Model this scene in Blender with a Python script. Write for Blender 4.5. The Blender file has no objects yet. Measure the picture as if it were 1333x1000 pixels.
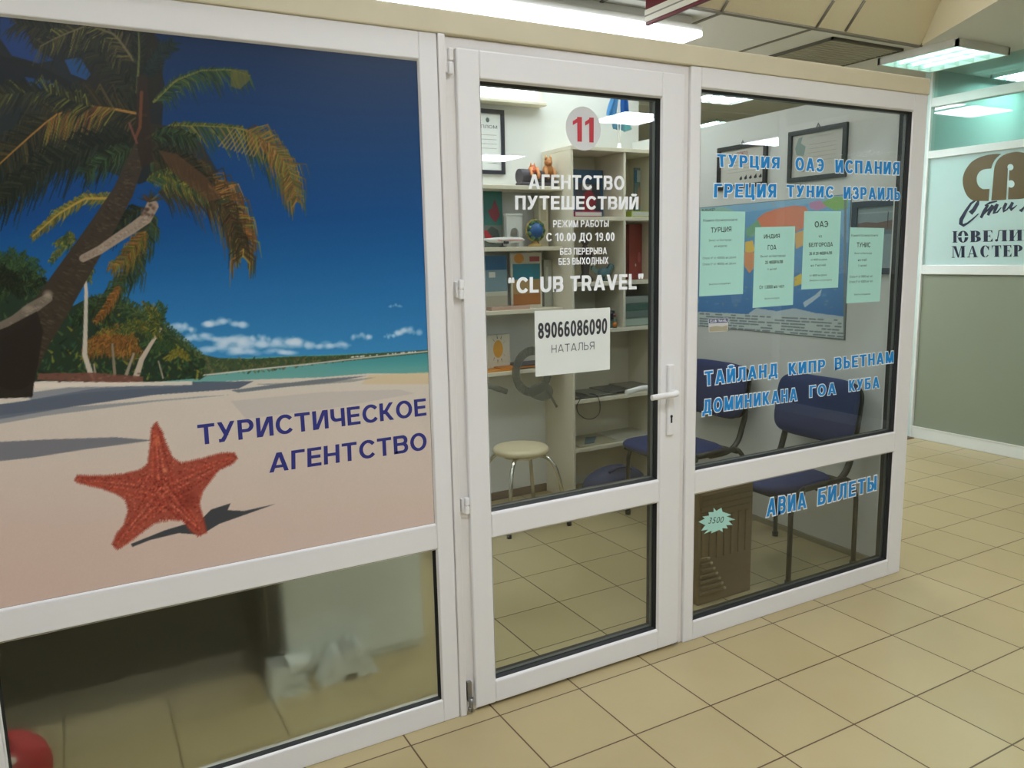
import bpy, bmesh, math, random
import numpy as np
from mathutils import Vector, Matrix
random.seed(7)
S = bpy.context.scene
COL = bpy.context.collection
PI = math.pi

# ------------------------------------------------------------------ camera
F_PX, YAW, PITCH, ROLL = 1026.22, 0.5060, 0.1614, -0.0215
CAM = np.array([0.0, -2.1882, 1.4993])
_f = np.array([math.sin(YAW)*math.cos(PITCH), math.cos(YAW)*math.cos(PITCH), -math.sin(PITCH)])
_r0 = np.array([math.cos(YAW), -math.sin(YAW), 0.0])
_u0 = np.cross(_r0, _f)
_r = math.cos(ROLL)*_r0 + math.sin(ROLL)*_u0
_u = -math.sin(ROLL)*_r0 + math.cos(ROLL)*_u0
cam_data = bpy.data.cameras.new('camera')
cam_data.sensor_width = 36.0
cam_data.lens = F_PX*36.0/1333.0
cam_data.clip_start = 0.02
cam = bpy.data.objects.new('camera', cam_data)
COL.objects.link(cam)
cam.matrix_world = Matrix(((_r[0], _u[0], -_f[0], CAM[0]), (_r[1], _u[1], -_f[1], CAM[1]),
                           (_r[2], _u[2], -_f[2], CAM[2]), (0, 0, 0, 1)))
S.camera = cam

# ------------------------------------------------------------------ world, exposure
W = bpy.data.worlds.new('world')
S.world = W
W.use_nodes = True
W.node_tree.nodes['Background'].inputs[0].default_value = (0.9, 0.95, 1.0, 1)
W.node_tree.nodes['Background'].inputs[1].default_value = 0.05
S.view_settings.view_transform = 'Standard'
S.view_settings.look = 'None'
S.view_settings.exposure = 0.13
S.view_settings.gamma = 1.0
S.view_settings.use_curve_mapping = False
LAMP_CORRIDOR, LAMP_ROOM, LAMP_SHOP = 19.0, 4.2, 60.0      # strength of the light fittings

# ------------------------------------------------------------------ survey helpers (photo measurements onto real planes)
def at(u, v, axis, val):
    d = _f + _r*(u-666.5)/F_PX + _u*(500-v)/F_PX
    t = (val-CAM[axis])/d[axis]
    return CAM + d*t
def to_px(P):
    d = np.asarray(P) - CAM
    z = d @ _f
    return 666.5 + F_PX*(d @ _r)/z, 500 - F_PX*(d @ _u)/z
def quad(pts, axis, val):
    return [at(u, v, axis, val) for u, v in pts]

# ------------------------------------------------------------------ materials
def lin(c):
    c = np.asarray(c, float)/255.0
    return np.where(c <= 0.04045, c/12.92, ((c+0.055)/1.055)**2.4)
MATS = {}
def mat(name, rgb, rough=0.5, metal=0.0, noise=0.0, scale=20.0, bump=0.0, emit=0.0, spec=0.5, trans=0.0, alpha=1.0):
    if name in MATS: return MATS[name]
    m = bpy.data.materials.new(name); m.use_nodes = True
    nt = m.node_tree; b = nt.nodes['Principled BSDF']
    c = tuple(lin(rgb)) + (1,)
    b.inputs['Base Color'].default_value = c
    b.inputs['Roughness'].default_value = rough
    b.inputs['Metallic'].default_value = metal
    b.inputs['Specular IOR Level'].default_value = spec
    b.inputs['Transmission Weight'].default_value = trans
    b.inputs['Alpha'].default_value = alpha
    if emit:
        b.inputs['Emission Color'].default_value = c
        b.inputs['Emission Strength'].default_value = emit
    if noise or bump:
        tc = nt.nodes.new('ShaderNodeTexCoord')
        n = nt.nodes.new('ShaderNodeTexNoise'); n.inputs['Scale'].default_value = scale; n.inputs['Detail'].default_value = 4
        nt.links.new(tc.outputs['Object'], n.inputs['Vector'])
        if noise:
            mx = nt.nodes.new('ShaderNodeMix'); mx.data_type = 'RGBA'
            mx.inputs['A'].default_value = tuple(x*(1-noise) for x in c[:3]) + (1,)
            mx.inputs['B'].default_value = tuple(min(1, x*(1+noise)) for x in c[:3]) + (1,)
            nt.links.new(n.outputs['Fac'], mx.inputs['Factor'])
            nt.links.new(mx.outputs['Result'], b.inputs['Base Color'])
        if bump:
            bp = nt.nodes.new('ShaderNodeBump'); bp.inputs['Strength'].default_value = bump; bp.inputs['Distance'].default_value = 0.005
            nt.links.new(n.outputs['Fac'], bp.inputs['Height'])
            nt.links.new(bp.outputs['Normal'], b.inputs['Normal'])
    MATS[name] = m
    return m
def glass_mat(name, tint, f0=0.04, rough=0.0):
    m = bpy.data.materials.new(name); m.use_nodes = True
    nt = m.node_tree; nt.nodes.clear()
    out = nt.nodes.new('ShaderNodeOutputMaterial')
    tr = nt.nodes.new('ShaderNodeBsdfTransparent'); tr.inputs[0].default_value = tuple(tint)+(1,)
    gl = nt.nodes.new('ShaderNodeBsdfGlossy'); gl.inputs['Roughness'].default_value = rough
    ge = nt.nodes.new('ShaderNodeNewGeometry')
    dt = nt.nodes.new('ShaderNodeVectorMath'); dt.operation = 'DOT_PRODUCT'
    nt.links.new(ge.outputs['Incoming'], dt.inputs[0]); nt.links.new(ge.outputs['Normal'], dt.inputs[1])
    ab = nt.nodes.new('ShaderNodeMath'); ab.operation = 'ABSOLUTE'; nt.links.new(dt.outputs['Value'], ab.inputs[0])
    su = nt.nodes.new('ShaderNodeMath'); su.operation = 'SUBTRACT'; su.inputs[0].default_value = 1; nt.links.new(ab.outputs[0], su.inputs[1])
    pw = nt.nodes.new('ShaderNodeMath'); pw.operation = 'POWER'; nt.links.new(su.outputs[0], pw.inputs[0]); pw.inputs[1].default_value = 5
    ma = nt.nodes.new('ShaderNodeMath'); ma.operation = 'MULTIPLY_ADD'; nt.links.new(pw.outputs[0], ma.inputs[0])
    ma.inputs[1].default_value = 1-f0; ma.inputs[2].default_value = f0
    mx = nt.nodes.new('ShaderNodeMixShader')
    nt.links.new(ma.outputs[0], mx.inputs[0]); nt.links.new(tr.outputs[0], mx.inputs[1]); nt.links.new(gl.outputs[0], mx.inputs[2])
    nt.links.new(mx.outputs[0], out.inputs[0])
    MATS[name] = m
    return m
def painted_mat(name, rough=0.45, spec=0.3):
    m = bpy.data.materials.new(name); m.use_nodes = True
    nt = m.node_tree; b = nt.nodes['Principled BSDF']
    a = nt.nodes.new('ShaderNodeVertexColor'); a.layer_name = 'print'
    nt.links.new(a.outputs['Color'], b.inputs['Base Color'])
    b.inputs['Roughness'].default_value = rough
    b.inputs['Specular IOR Level'].default_value = spec
    return m
def tile_mat():
    m = bpy.data.materials.new('beige floor tiles'); m.use_nodes = True
    nt = m.node_tree; b = nt.nodes['Principled BSDF']
    tc = nt.nodes.new('ShaderNodeTexCoord')
    sx = nt.nodes.new('ShaderNodeSeparateXYZ'); nt.links.new(tc.outputs['Object'], sx.inputs[0])
    def line(out, off, pitch, w):
        a = nt.nodes.new('ShaderNodeMath'); a.operation = 'SUBTRACT'; nt.links.new(out, a.inputs[0]); a.inputs[1].default_value = off - 40*pitch
        d = nt.nodes.new('ShaderNodeMath'); d.operation = 'DIVIDE'; nt.links.new(a.outputs[0], d.inputs[0]); d.inputs[1].default_value = pitch
        fr = nt.nodes.new('ShaderNodeMath'); fr.operation = 'FRACT'; nt.links.new(d.outputs[0], fr.inputs[0])
        h = nt.nodes.new('ShaderNodeMath'); h.operation = 'SUBTRACT'; nt.links.new(fr.outputs[0], h.inputs[0]); h.inputs[1].default_value = 0.5
        ab = nt.nodes.new('ShaderNodeMath'); ab.operation = 'ABSOLUTE'; nt.links.new(h.outputs[0], ab.inputs[0])
        g = nt.nodes.new('ShaderNodeMath'); g.operation = 'GREATER_THAN'; nt.links.new(ab.outputs[0], g.inputs[0]); g.inputs[1].default_value = 0.5-w/pitch/2
        fl = nt.nodes.new('ShaderNodeMath'); fl.operation = 'FLOOR'; nt.links.new(d.outputs[0], fl.inputs[0])
        return g.outputs[0], fl.outputs[0]
    gx, ix = line(sx.outputs[0], 1.106, 0.3152, 0.0052)
    gy, iy = line(sx.outputs[1], -0.062, 0.3140, 0.0052)
    mxm = nt.nodes.new('ShaderNodeMath'); mxm.operation = 'MAXIMUM'; nt.links.new(gx, mxm.inputs[0]); nt.links.new(gy, mxm.inputs[1])
    cb = nt.nodes.new('ShaderNodeCombineXYZ'); nt.links.new(ix, cb.inputs[0]); nt.links.new(iy, cb.inputs[1])
    wn = nt.nodes.new('ShaderNodeTexWhiteNoise'); wn.noise_dimensions = '2D'; nt.links.new(cb.outputs[0], wn.inputs['Vector'])
    ns = nt.nodes.new('ShaderNodeTexNoise'); ns.inputs['Scale'].default_value = 5; ns.inputs['Detail'].default_value = 6
    nt.links.new(tc.outputs['Object'], ns.inputs['Vector'])
    ad = nt.nodes.new('ShaderNodeMath'); ad.operation = 'ADD'; nt.links.new(wn.outputs['Value'], ad.inputs[0]); nt.links.new(ns.outputs['Fac'], ad.inputs[1])
    hf = nt.nodes.new('ShaderNodeMath'); hf.operation = 'MULTIPLY'; nt.links.new(ad.outputs[0], hf.inputs[0]); hf.inputs[1].default_value = 0.5
    mx = nt.nodes.new('ShaderNodeMix'); mx.data_type = 'RGBA'
    mx.inputs['A'].default_value = tuple(lin((173, 156, 114)))+(1,); mx.inputs['B'].default_value = tuple(lin((186, 170, 129)))+(1,)
    nt.links.new(hf.outputs[0], mx.inputs['Factor'])
    m2 = nt.nodes.new('ShaderNodeMix'); m2.data_type = 'RGBA'
    nt.links.new(mx.outputs['Result'], m2.inputs['A']); m2.inputs['B'].default_value = tuple(lin((88, 68, 40)))+(1,)
    nt.links.new(mxm.outputs[0], m2.inputs['Factor'])
    nt.links.new(m2.outputs['Result'], b.inputs['Base Color'])
    b.inputs['Roughness'].default_value = 0.28
    b.inputs['Specular IOR Level'].default_value = 0.35
    bp = nt.nodes.new('ShaderNodeBump'); bp.invert = True; bp.inputs['Strength'].default_value = 0.4; bp.inputs['Distance'].default_value = 0.002
    nt.links.new(mxm.outputs[0], bp.inputs['Height']); nt.links.new(bp.outputs['Normal'], b.inputs['Normal'])
    return m

M_PVC = mat('white pvc', (236, 234, 231), 0.5, noise=0.015, scale=6)
M_PVC2 = mat('white pvc warm', (231, 227, 222), 0.35)
M_GASK = mat('black rubber gasket', (32, 33, 34), 0.6)
M_SPACER = mat('grey glazing spacer', (120, 122, 120), 0.35, metal=0.6)
M_BEAM = mat('cream painted beam', (216, 206, 176), 0.6, noise=0.06, scale=7, bump=0.2)
M_WALL = mat('white painted wall', (226, 227, 222), 0.7, noise=0.02, scale=8)
M_WALLG = mat('corridor wall', (170, 168, 158), 0.8, noise=0.03, scale=3)
M_CEIL = mat('grey ceiling tile', (216, 214, 206), 0.85, noise=0.03, scale=60, bump=0.1)
M_SOFFIT = mat('beige sloped ceiling panel', (228, 218, 190), 0.75, noise=0.03, scale=90, bump=0.15)
M_LINE = mat('dark ceiling joint', (118, 114, 102), 0.8)
M_LINEW = mat('white ceiling grid', (225, 226, 222), 0.6)
M_GLASS = glass_mat('clear glass', (0.875, 0.9, 0.885))
M_GLASSUP = glass_mat('shop front glass', (0.84, 0.9, 0.88), 0.03)
M_CHROME = mat('chrome', (215, 212, 205), 0.18, metal=1.0)
M_STEEL = mat('grey steel', (150, 148, 145), 0.35, metal=0.9)
M_CREAM = mat('cream laminate', (228, 220, 198), 0.45, noise=0.02, scale=12)
M_BLACK = mat('black plastic', (28, 28, 30), 0.45)
M_BLACKM = mat('black painted steel tube', (46, 44, 38), 0.4)
M_BLUEF = mat('navy blue upholstery', (38, 52, 98), 0.85, noise=0.12, scale=180, bump=0.25)
M_PAPER = mat('white paper', (232, 236, 228), 0.6)
M_MINT = mat('mint green paper', (176, 226, 212), 0.6, noise=0.015, scale=8)
M_INK = mat('dark printing ink', (44, 48, 48), 0.6)
M_INKS = mat('grey printing ink', (96, 112, 108), 0.6)

# ------------------------------------------------------------------ mesh helpers
def new(): return bmesh.new()
def box(bm, x0, x1, y0, y1, z0, z1, bev=0.0, mi=0):
    vs = [bm.verts.new(p) for p in ((x0,y0,z0),(x1,y0,z0),(x1,y1,z0),(x0,y1,z0),(x0,y0,z1),(x1,y0,z1),(x1,y1,z1),(x0,y1,z1))]
    fs = [bm.faces.new([vs[i] for i in f]) for f in ((3,2,1,0),(4,5,6,7),(0,1,5,4),(1,2,6,5),(2,3,7,6),(3,0,4,7))]
    for f in fs: f.material_index = mi
    if bev > 0:
        es = list({e for f in fs for e in f.edges})
        r = bmesh.ops.bevel(bm, geom=es, offset=bev, segments=2, profile=0.5, affect='EDGES')
        for f in r['faces']: f.material_index = mi
    return vs
def poly(bm, pts, mi=0):
    f = bm.faces.new([bm.verts.new(tuple(p)) for p in pts]); f.material_index = mi
    return f
def slab(bm, pts, d, mi=0):
    """flat outline with a real thickness d (vector)"""
    a = [bm.verts.new(tuple(p)) for p in pts]; b = [bm.verts.new(tuple(np.asarray(p)+np.asarray(d))) for p in pts]
    n = len(a); fs = [bm.faces.new(a), bm.faces.new(b[::-1])]
    for i in range(n): fs.append(bm.faces.new((a[i], b[i], b[(i+1)%n], a[(i+1)%n])))
    for f in fs: f.material_index = mi
def tube(bm, pts, r, seg=10, mi=0, sx=1.0):
    pts = [Vector(p) for p in pts]; rings = []
    n = len(pts); side = None
    for i, p in enumerate(pts):
        d = (pts[min(i+1, n-1)] - pts[max(i-1, 0)]).normalized()
        if side is None:
            side = d.cross(Vector((0, 0, 1)))
            if side.length < 1e-3: side = d.cross(Vector((1, 0, 0)))
        side = (side - d*side.dot(d)).normalized(); up = side.cross(d)
        rr = r[i] if isinstance(r, (list, tuple)) else r
        rings.append([bm.verts.new(p + side*math.cos(2*PI*k/seg)*rr*sx + up*math.sin(2*PI*k/seg)*rr) for k in range(seg)])
    for a, b in zip(rings, rings[1:]):
        for k in range(seg):
            f = bm.faces.new((a[k], a[(k+1)%seg], b[(k+1)%seg], b[k])); f.material_index = mi; f.smooth = True
    for rg in (rings[0][::-1], rings[-1]):
        f = bm.faces.new(rg); f.material_index = mi
def arc(p0, p1, p2, n=8):
    p0, p1, p2 = Vector(p0), Vector(p1), Vector(p2)
    return [p0*(1-t)**2 + p1*2*t*(1-t) + p2*t*t for t in [i/n for i in range(n+1)]]
def lathe(bm, cx, cy, prof, seg=28, mi=0):
    rings = []
    for r, z in prof:
        rings.append([bm.verts.new((cx+r*math.cos(2*PI*k/seg), cy+r*math.sin(2*PI*k/seg), z)) for k in range(seg)])
    for a, b in zip(rings, rings[1:]):
        for k in range(seg):
            f = bm.faces.new((a[k], a[(k+1)%seg], b[(k+1)%seg], b[k])); f.material_index = mi; f.smooth = True
    bm.faces.new(rings[0][::-1]).material_index = mi; bm.faces.new(rings[-1]).material_index = mi
def ball(bm, c, r, sc=(1, 1, 1), mi=0, seg=16):
    res = bmesh.ops.create_uvsphere(bm, u_segments=seg, v_segments=seg//2+2, radius=r)
    for v in res['verts']: v.co = Vector((v.co.x*sc[0]+c[0], v.co.y*sc[1]+c[1], v.co.z*sc[2]+c[2]))
    for f in {f for v in res['verts'] for f in v.link_faces}: f.material_index = mi; f.smooth = True
def ring_frame(bm, x0, x1, z0, z1, w, y0, y1, bev=0.004, mi=0):
    """rectangular frame in the xz plane, opening inset by w = (left, right, bottom, top)"""
    l, r, b, t = w
    box(bm, x0, x0+l, y0, y1, z0, z1, bev, mi); box(bm, x1-r, x1, y0, y1, z0, z1, bev, mi)
    if b: box(bm, x0+l-.001, x1-r+.001, y0, y1, z0, z0+b, bev, mi)
    if t: box(bm, x0+l-.001, x1-r+.001, y0, y1, z1-t, z1, bev, mi)
def reveal(bm, x0, x1, z0, z1, a, b, w, mi=0):
    """sloped glazing bead round an opening: from the face (y=a) inward to the glass (y=b), w wide"""
    o = [(x0,a,z0),(x1,a,z0),(x1,a,z1),(x0,a,z1)]; i = [(x0+w,b,z0+w),(x1-w,b,z0+w),(x1-w,b,z1-w),(x0+w,b,z1-w)]
    for k in range(4):
        poly(bm, (o[k], o[(k+1)%4], i[(k+1)%4], i[k]), mi)

def wloc(o):
    v = Vector((0, 0, 0))
    while o is not None: v = v + o.location; o = o.parent
    return v
def obj(name, bm, mats, parent=None, smooth=False):
    me = bpy.data.meshes.new(name)
    if parent is not None:
        d = wloc(parent)
        for v in bm.verts: v.co -= d
    bmesh.ops.recalc_face_normals(bm, faces=bm.faces[:])
    bm.to_mesh(me); bm.free()
    for m in (mats if isinstance(mats, (list, tuple)) else [mats]): me.materials.append(m)
    if smooth:
        for p in me.polygons: p.use_smooth = True
    o = bpy.data.objects.new(name, me); COL.objects.link(o)
    if parent is not None: o.parent = parent
    return o
def thing(name, label, cat, loc=(0, 0, 0), group=None):
    o = bpy.data.objects.new(name, None); COL.objects.link(o)
    o.empty_display_size = 0.05
    o.location = loc; o['label'] = label; o['category'] = cat
    if group: o['group'] = group
    return o
def tag(o, label, cat, group=None):
    o['label'] = label; o['category'] = cat
    if group: o['group'] = group
    return o
def struct(name, bm, mats, parent=None, label=None, cat=None):
    o = obj(name, bm, mats, parent)
    if parent is None: o['kind'] = 'structure'
    if label: o['label'] = label; o['category'] = cat
    return o
def sroot(name, label, cat, loc=(0, 0, 0)):
    o = bpy.data.objects.new(name, None); COL.objects.link(o)
    o.location = loc; o['kind'] = 'structure'; o['label'] = label; o['category'] = cat
    return o
def dup(root, loc, rotz=0.0, label=None, group=None):
    r = root.copy(); COL.objects.link(r); r.location = loc; r.rotation_euler = (0, 0, rotz)
    if label: r['label'] = label
    if group: r['group'] = group
    for ch in list(root.children):
        c = ch.copy(); COL.objects.link(c); c.parent = r
        for g in ch.children:
            d = g.copy(); COL.objects.link(d); d.parent = c
    return r
def rot_about(o, rz): o.rotation_euler = (0, 0, rz)

# ------------------------------------------------------------------ lettering
_glyphs = {}
def text_geo(body, offset=0.0, spacing=1.0, shear=0.0):
    key = (body, offset, spacing, shear)
    if key in _glyphs: return _glyphs[key]
    c = bpy.data.curves.new('lettering', 'FONT'); c.body = body; c.size = 1; c.offset = offset
    c.space_character = spacing; c.shear = shear; c.resolution_u = 4
    o = bpy.data.objects.new('lettering', c); COL.objects.link(o)
    dg = bpy.context.evaluated_depsgraph_get()
    me = bpy.data.meshes.new_from_object(o.evaluated_get(dg))
    V = np.array([v.co[:2] for v in me.vertices]); Fc = [tuple(p.vertices) for p in me.polygons]
    bpy.data.objects.remove(o); bpy.data.curves.remove(c); bpy.data.meshes.remove(me)
    _glyphs[key] = (V, Fc)
    return V, Fc
def map_quad(V, Q, lo, hi, push=None):
    s = (V-lo)/(hi-lo)
    tl, tr, br, bl = [np.asarray(q) for q in Q]
    P = (bl[None]*((1-s[:, :1])*(1-s[:, 1:])) + br[None]*(s[:, :1]*(1-s[:, 1:]))
         + tr[None]*(s[:, :1]*s[:, 1:]) + tl[None]*((1-s[:, :1])*s[:, 1:]))
    if push is not None: P = P + np.asarray(push)
    return P
def add_text(bm, body, Q, offset=0.0, spacing=1.0, push=None, box_of=None, mi=0, shear=0.0):
    V, Fc = text_geo(body, offset, spacing, shear)
    B = text_geo(body, box_of, spacing, shear)[0] if box_of is not None else V
    P = map_quad(V, Q, B.min(0), B.max(0), push)
    vs = [bm.verts.new(tuple(p)) for p in P]
    for f in Fc:
        try: bm.faces.new([vs[i] for i in f]).material_index = mi
        except ValueError: pass
def add_lines(bm, rows, axis, val, mi=0):
    """rows = (text, u_left, v_left, u_right, v_right, cap height px, bold)"""
    for t, u0, v0, u1, v1, h, b in rows:
        add_text(bm, t, quad([(u0, v0-h), (u1, v1-h), (u1, v1), (u0, v0)], axis, val), b, mi=mi)

# ------------------------------------------------------------------ printed pictures: a canvas in survey units, sampled into a fine mesh
class Canvas:
    def __init__(s, u0, u1, v0, v1, k):
        s.u0, s.v0, s.k = u0, v0, k
        s.w, s.h = int((u1-u0)*k), int((v1-v0)*k)
        s.a = np.zeros((s.h, s.w, 3))
        s.U, s.V = np.meshgrid(u0+(np.arange(s.w)+.5)/k, v0+(np.arange(s.h)+.5)/k)
    def win(s, lo, hi):
        a = max(0, int((lo[0]-s.u0)*s.k)-2); b = min(s.w, int((hi[0]-s.u0)*s.k)+3)
        c = max(0, int((lo[1]-s.v0)*s.k)-2); d = min(s.h, int((hi[1]-s.v0)*s.k)+3)
        return slice(c, d), slice(a, b), b <= a or d <= c
    def blend(s, sl, m, col):
        m = m[..., None]; s.a[sl] = s.a[sl]*(1-m) + np.asarray(col, float)*m
    def poly(s, pts, col, al=1.0, col2=None):
        P = np.array(pts, float); y, x, e = s.win(P.min(0), P.max(0))
        if e: return
        U, V = s.U[y, x], s.V[y, x]; ins = np.zeros(U.shape, bool)
        for (xa, ya), (xb, yb) in zip(P, np.roll(P, -1, 0)):
            if ya == yb: continue
            c = ((ya > V) != (yb > V)) & (U < (xb-xa)*(V-ya)/(yb-ya)+xa); ins ^= c
        if col2 is not None:
            t = ((V-P[:, 1].min())/(np.ptp(P[:, 1])+1e-6))[..., None]
            col = np.asarray(col, float)*(1-t)+np.asarray(col2, float)*t
        s.blend((y, x), ins*al, col)
    def line(s, p, q, w0, w1, col, al=1.0, soft=0.5):
        p, q = np.array(p, float), np.array(q, float); w = max(w0, w1)+soft+1
        y, x, e = s.win(np.minimum(p, q)-w, np.maximum(p, q)+w)
        if e: return
        U, V = s.U[y, x]-p[0], s.V[y, x]-p[1]; d = q-p; L = d@d+1e-9
        t = np.clip((U*d[0]+V*d[1])/L, 0, 1)
        ds = np.hypot(U-t*d[0], V-t*d[1]); r = w0*(1-t)+w1*t
        s.blend((y, x), np.clip((r-ds)/soft+.5, 0, 1)*al, col)
    def path(s, pts, w0, w1, col, al=1.0, soft=0.5):
        n = len(pts)-1
        for i in range(n):
            s.line(pts[i], pts[i+1], w0+(w1-w0)*i/n, w0+(w1-w0)*(i+1)/n, col, al, soft)
    def blob(s, c, rx, ry, col, al=1.0, p=1.0):
        y, x, e = s.win((c[0]-rx, c[1]-ry), (c[0]+rx, c[1]+ry))
        if e: return
        d = ((s.U[y, x]-c[0])/rx)**2+((s.V[y, x]-c[1])/ry)**2
        s.blend((y, x), np.clip(1-d, 0, 1)**p*al, col)
    def sample(s, u, v):
        x = np.clip((u-s.u0)*s.k-.5, 0, s.w-1.001); y = np.clip((v-s.v0)*s.k-.5, 0, s.h-1.001)
        i, j = x.astype(int), y.astype(int); fx, fy = (x-i)[..., None], (y-j)[..., None]
        A = s.a
        return (A[j, i]*(1-fx)+A[j, i+1]*fx)*(1-fy)+(A[j+1, i]*(1-fx)+A[j+1, i+1]*fx)*fy
def printed(name, O, A, B, na, nb, canvas, m, gain, parent=None):
    """flat print: corner O, edges A and B, (na x nb) cells, colours from the canvas"""
    O, A, B = [np.asarray(q, float) for q in (O, A, B)]
    s, t = np.meshgrid(np.linspace(0, 1, na+1), np.linspace(0, 1, nb+1))
    P = O + s[..., None]*A + t[..., None]*B
    u, v = to_px(P)
    c = lin(np.clip(canvas.sample(u, v), 0, 255))*gain
    n = (na+1)*(nb+1)
    if parent is not None: P = P - np.array(wloc(parent))
    me = bpy.data.meshes.new(name)
    me.vertices.add(n); me.vertices.foreach_set('co', P.reshape(-1).astype(np.float32))
    i, j = np.meshgrid(np.arange(na), np.arange(nb)); k = (j*(na+1)+i).reshape(-1)
    q = np.stack([k, k+1, k+na+2, k+na+1], 1).reshape(-1).astype(np.int32)
    me.loops.add(len(q)); me.loops.foreach_set('vertex_index', q)
    me.polygons.add(na*nb); me.polygons.foreach_set('loop_start', (np.arange(na*nb)*4).astype(np.int32))
    me.update(calc_edges=True)
    at_ = me.color_attributes.new('print', 'FLOAT_COLOR', 'POINT')
    at_.data.foreach_set('color', np.concatenate([np.clip(c.reshape(-1, 3), 0, .95), np.ones((n, 1))], 1).reshape(-1).astype(np.float32))
    me.materials.append(m)
    o = bpy.data.objects.new(name, me); COL.objects.link(o)
    if parent is not None: o.parent = parent
    return o

# ------------------------------------------------------------------ bold block letters drawn from strokes and slabs (cap height 1)
def _arc(cx, cy, rx, ry, a0, a1, n=10):
    return [(cx+rx*math.cos(math.radians(a0+(a1-a0)*k/n)), cy+ry*math.sin(math.radians(a0+(a1-a0)*k/n))) for k in range(n+1)]
def block_glyph(ch, w):
    """-> width, strokes [(points, closed)], slabs [convex outline]"""
    h = w/2; t = 1-h; R = lambda a, b, c, d: [(a, c), (b, c), (b, d), (a, d)]
    dg = lambda b0, t0, y0=0.0, y1=1.0, q=w*1.06: [(b0, y0), (b0+q, y0), (t0+q, y1), (t0, y1)]
    bowl = lambda x0, xr, lo, hi: [(x0, hi)] + _arc(xr-(hi-lo)/2*.95, (lo+hi)/2, (hi-lo)/2*.95, (hi-lo)/2, 90, -90) + [(x0, lo)]
    m = .5; st, sl = [], []
    if ch in 'АA': W = .92; q = w*1.06; sl = [dg(0, W/2-q*.62), dg(W-q, W/2-q*.38), R(W*.24, W*.76, .2, .2+w*.9)]
    elif ch == 'Б': W = .74; sl = [R(0, w, 0, 1), R(0, W*.93, 1-w, 1)]; st = [bowl(h, W-h, h, .60-h)]
    elif ch in 'ВB': W = .78; sl = [R(0, w, 0, 1)]; st = [bowl(h, W-h*1.25, m+.02, t), bowl(h, W-h, h, m+.02)]
    elif ch == 'Г': W = .64; sl = [R(0, w, 0, 1), R(0, W, 1-w, 1)]
    elif ch == 'Д': W = .96; sl = [R(0, W, 0, w*.9), R(0, w*.8, -.17, w*.5), R(W-w*.8, W, -.17, w*.5), R(W-.12-w, W-.12, 0, 1), R(.26, W-.12, 1-w, 1)]; st = [[(.26+h, 1)] + _arc(.08, .62, .18+h, .62, 20, -62, 6)]
    elif ch in 'ЕE': W = .68; sl = [R(0, w, 0, 1), R(0, W, 1-w, 1), R(0, W, 0, w), R(0, W*.93, m-h+.01, m+h+.01)]
    elif ch == 'Ж': W = 1.22; c = W/2; sl = [R(c-h, c+h, 0, 1), dg(0, c-w*1.1, 0, .55), dg(W-w*1.06, c+w*.05, 0, .55), dg(c-w*1.1, .03, .45, 1), dg(c+w*.05, W-w*1.06-.03, .45, 1)]
    elif ch == 'З': W = .68; st = [_arc(.33, 1-h-.22, .30-h*.4, .235, 165, -90, 12), _arc(.33, h+.235, .34-h*.4, .245, 90, -165, 12)]
    elif ch in 'ИЙ':
        W = .80; sl = [R(0, w, 0, 1), R(W-w, W, 0, 1), dg(w*.45, W-w*1.5, .0, 1.0)]
        if ch == 'Й': st = [_arc(W/2, 1.20, .17, .10, 180, 360, 8)]
    elif ch == 'К': W = .78; sl = [R(0, w, 0, 1), dg(W-w*1.25, w*.9, 0, .60, w*1.2), dg(w*.7, W-w*1.3, .38, 1, w*1.15)]
    elif ch == 'Л': W = .82; sl = [R(W-w, W, 0, 1), R(.19, W, 1-w, 1)]; st = [[(.19+h, 1), (.19+h, .52)] + _arc(-.02, .36, .21+h, .36-h, 15, -90, 8)]
    elif ch == 'М': W = 1.0; sl = [R(0, w, 0, 1), R(W-w, W, 0, 1), dg(W/2-w*.5, 0, 0, 1), dg(W/2-w*.56, W-w*1.06, 0, 1)]
    elif ch == 'Н': W = .78; sl = [R(0, w, 0, 1), R(W-w, W, 0, 1), R(0, W, m-h, m+h)]
    elif ch == 'О': W = .92; st = [_arc(W/2, .5, W/2-h, .5-h+.01, 0, 360, 26)]
    elif ch == 'П': W = .78; sl = [R(0, w, 0, 1), R(W-w, W, 0, 1), R(0, W, 1-w, 1)]
    elif ch in 'РR':
        W = .74; sl = [R(0, w, 0, 1)]; st = [bowl(h, W-h, .40+h*.4, t)]
        if ch == 'R': W = .80; sl.append(dg(W-w*1.15, W*.44, 0, .46))
    elif ch in 'СC': W = .82; st = [_arc(.46, .5, .46-h, .5-h+.01, 38, 322, 22)]
    elif ch in 'ТT': W = .76; sl = [R(0, W, 1-w, 1), R(W/2-h, W/2+h, 0, 1)]
    elif ch == 'У': W = .80; sl = [dg(W*.18, W-w*1.06, 0.10, 1), dg(W*.42-w*.2, 0, .32, 1)]; st = [[(W*.36, .22), (W*.26, h+.01), (W*.05, h)]]
    elif ch in 'ХX': W = .82; sl = [dg(0, W-w*1.1, 0, 1, w*1.12), dg(W-w*1.1, 0, 0, 1, w*1.12)]
    elif ch == 'Ц': W = .86; sl = [R(0, w, 0, 1), R(W-.08-w, W-.08, 0, 1), R(0, W, 0, w), R(W-w*.8, W, -.17, w*.5)]
    elif ch == 'Ч': W = .74; sl = [R(W-w, W, 0, 1)]; st = [[(h, 1), (h, .66)] + _arc(.30, .60, .30-h, .22, 180, 270, 6) + [(W-h, .40)]]
    elif ch == 'Ш': W = 1.08; sl = [R(0, w, 0, 1), R(W/2-h, W/2+h, 0, 1), R(W-w, W, 0, 1), R(0, W, 0, w)]
    elif ch in 'ЬЫ':
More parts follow.
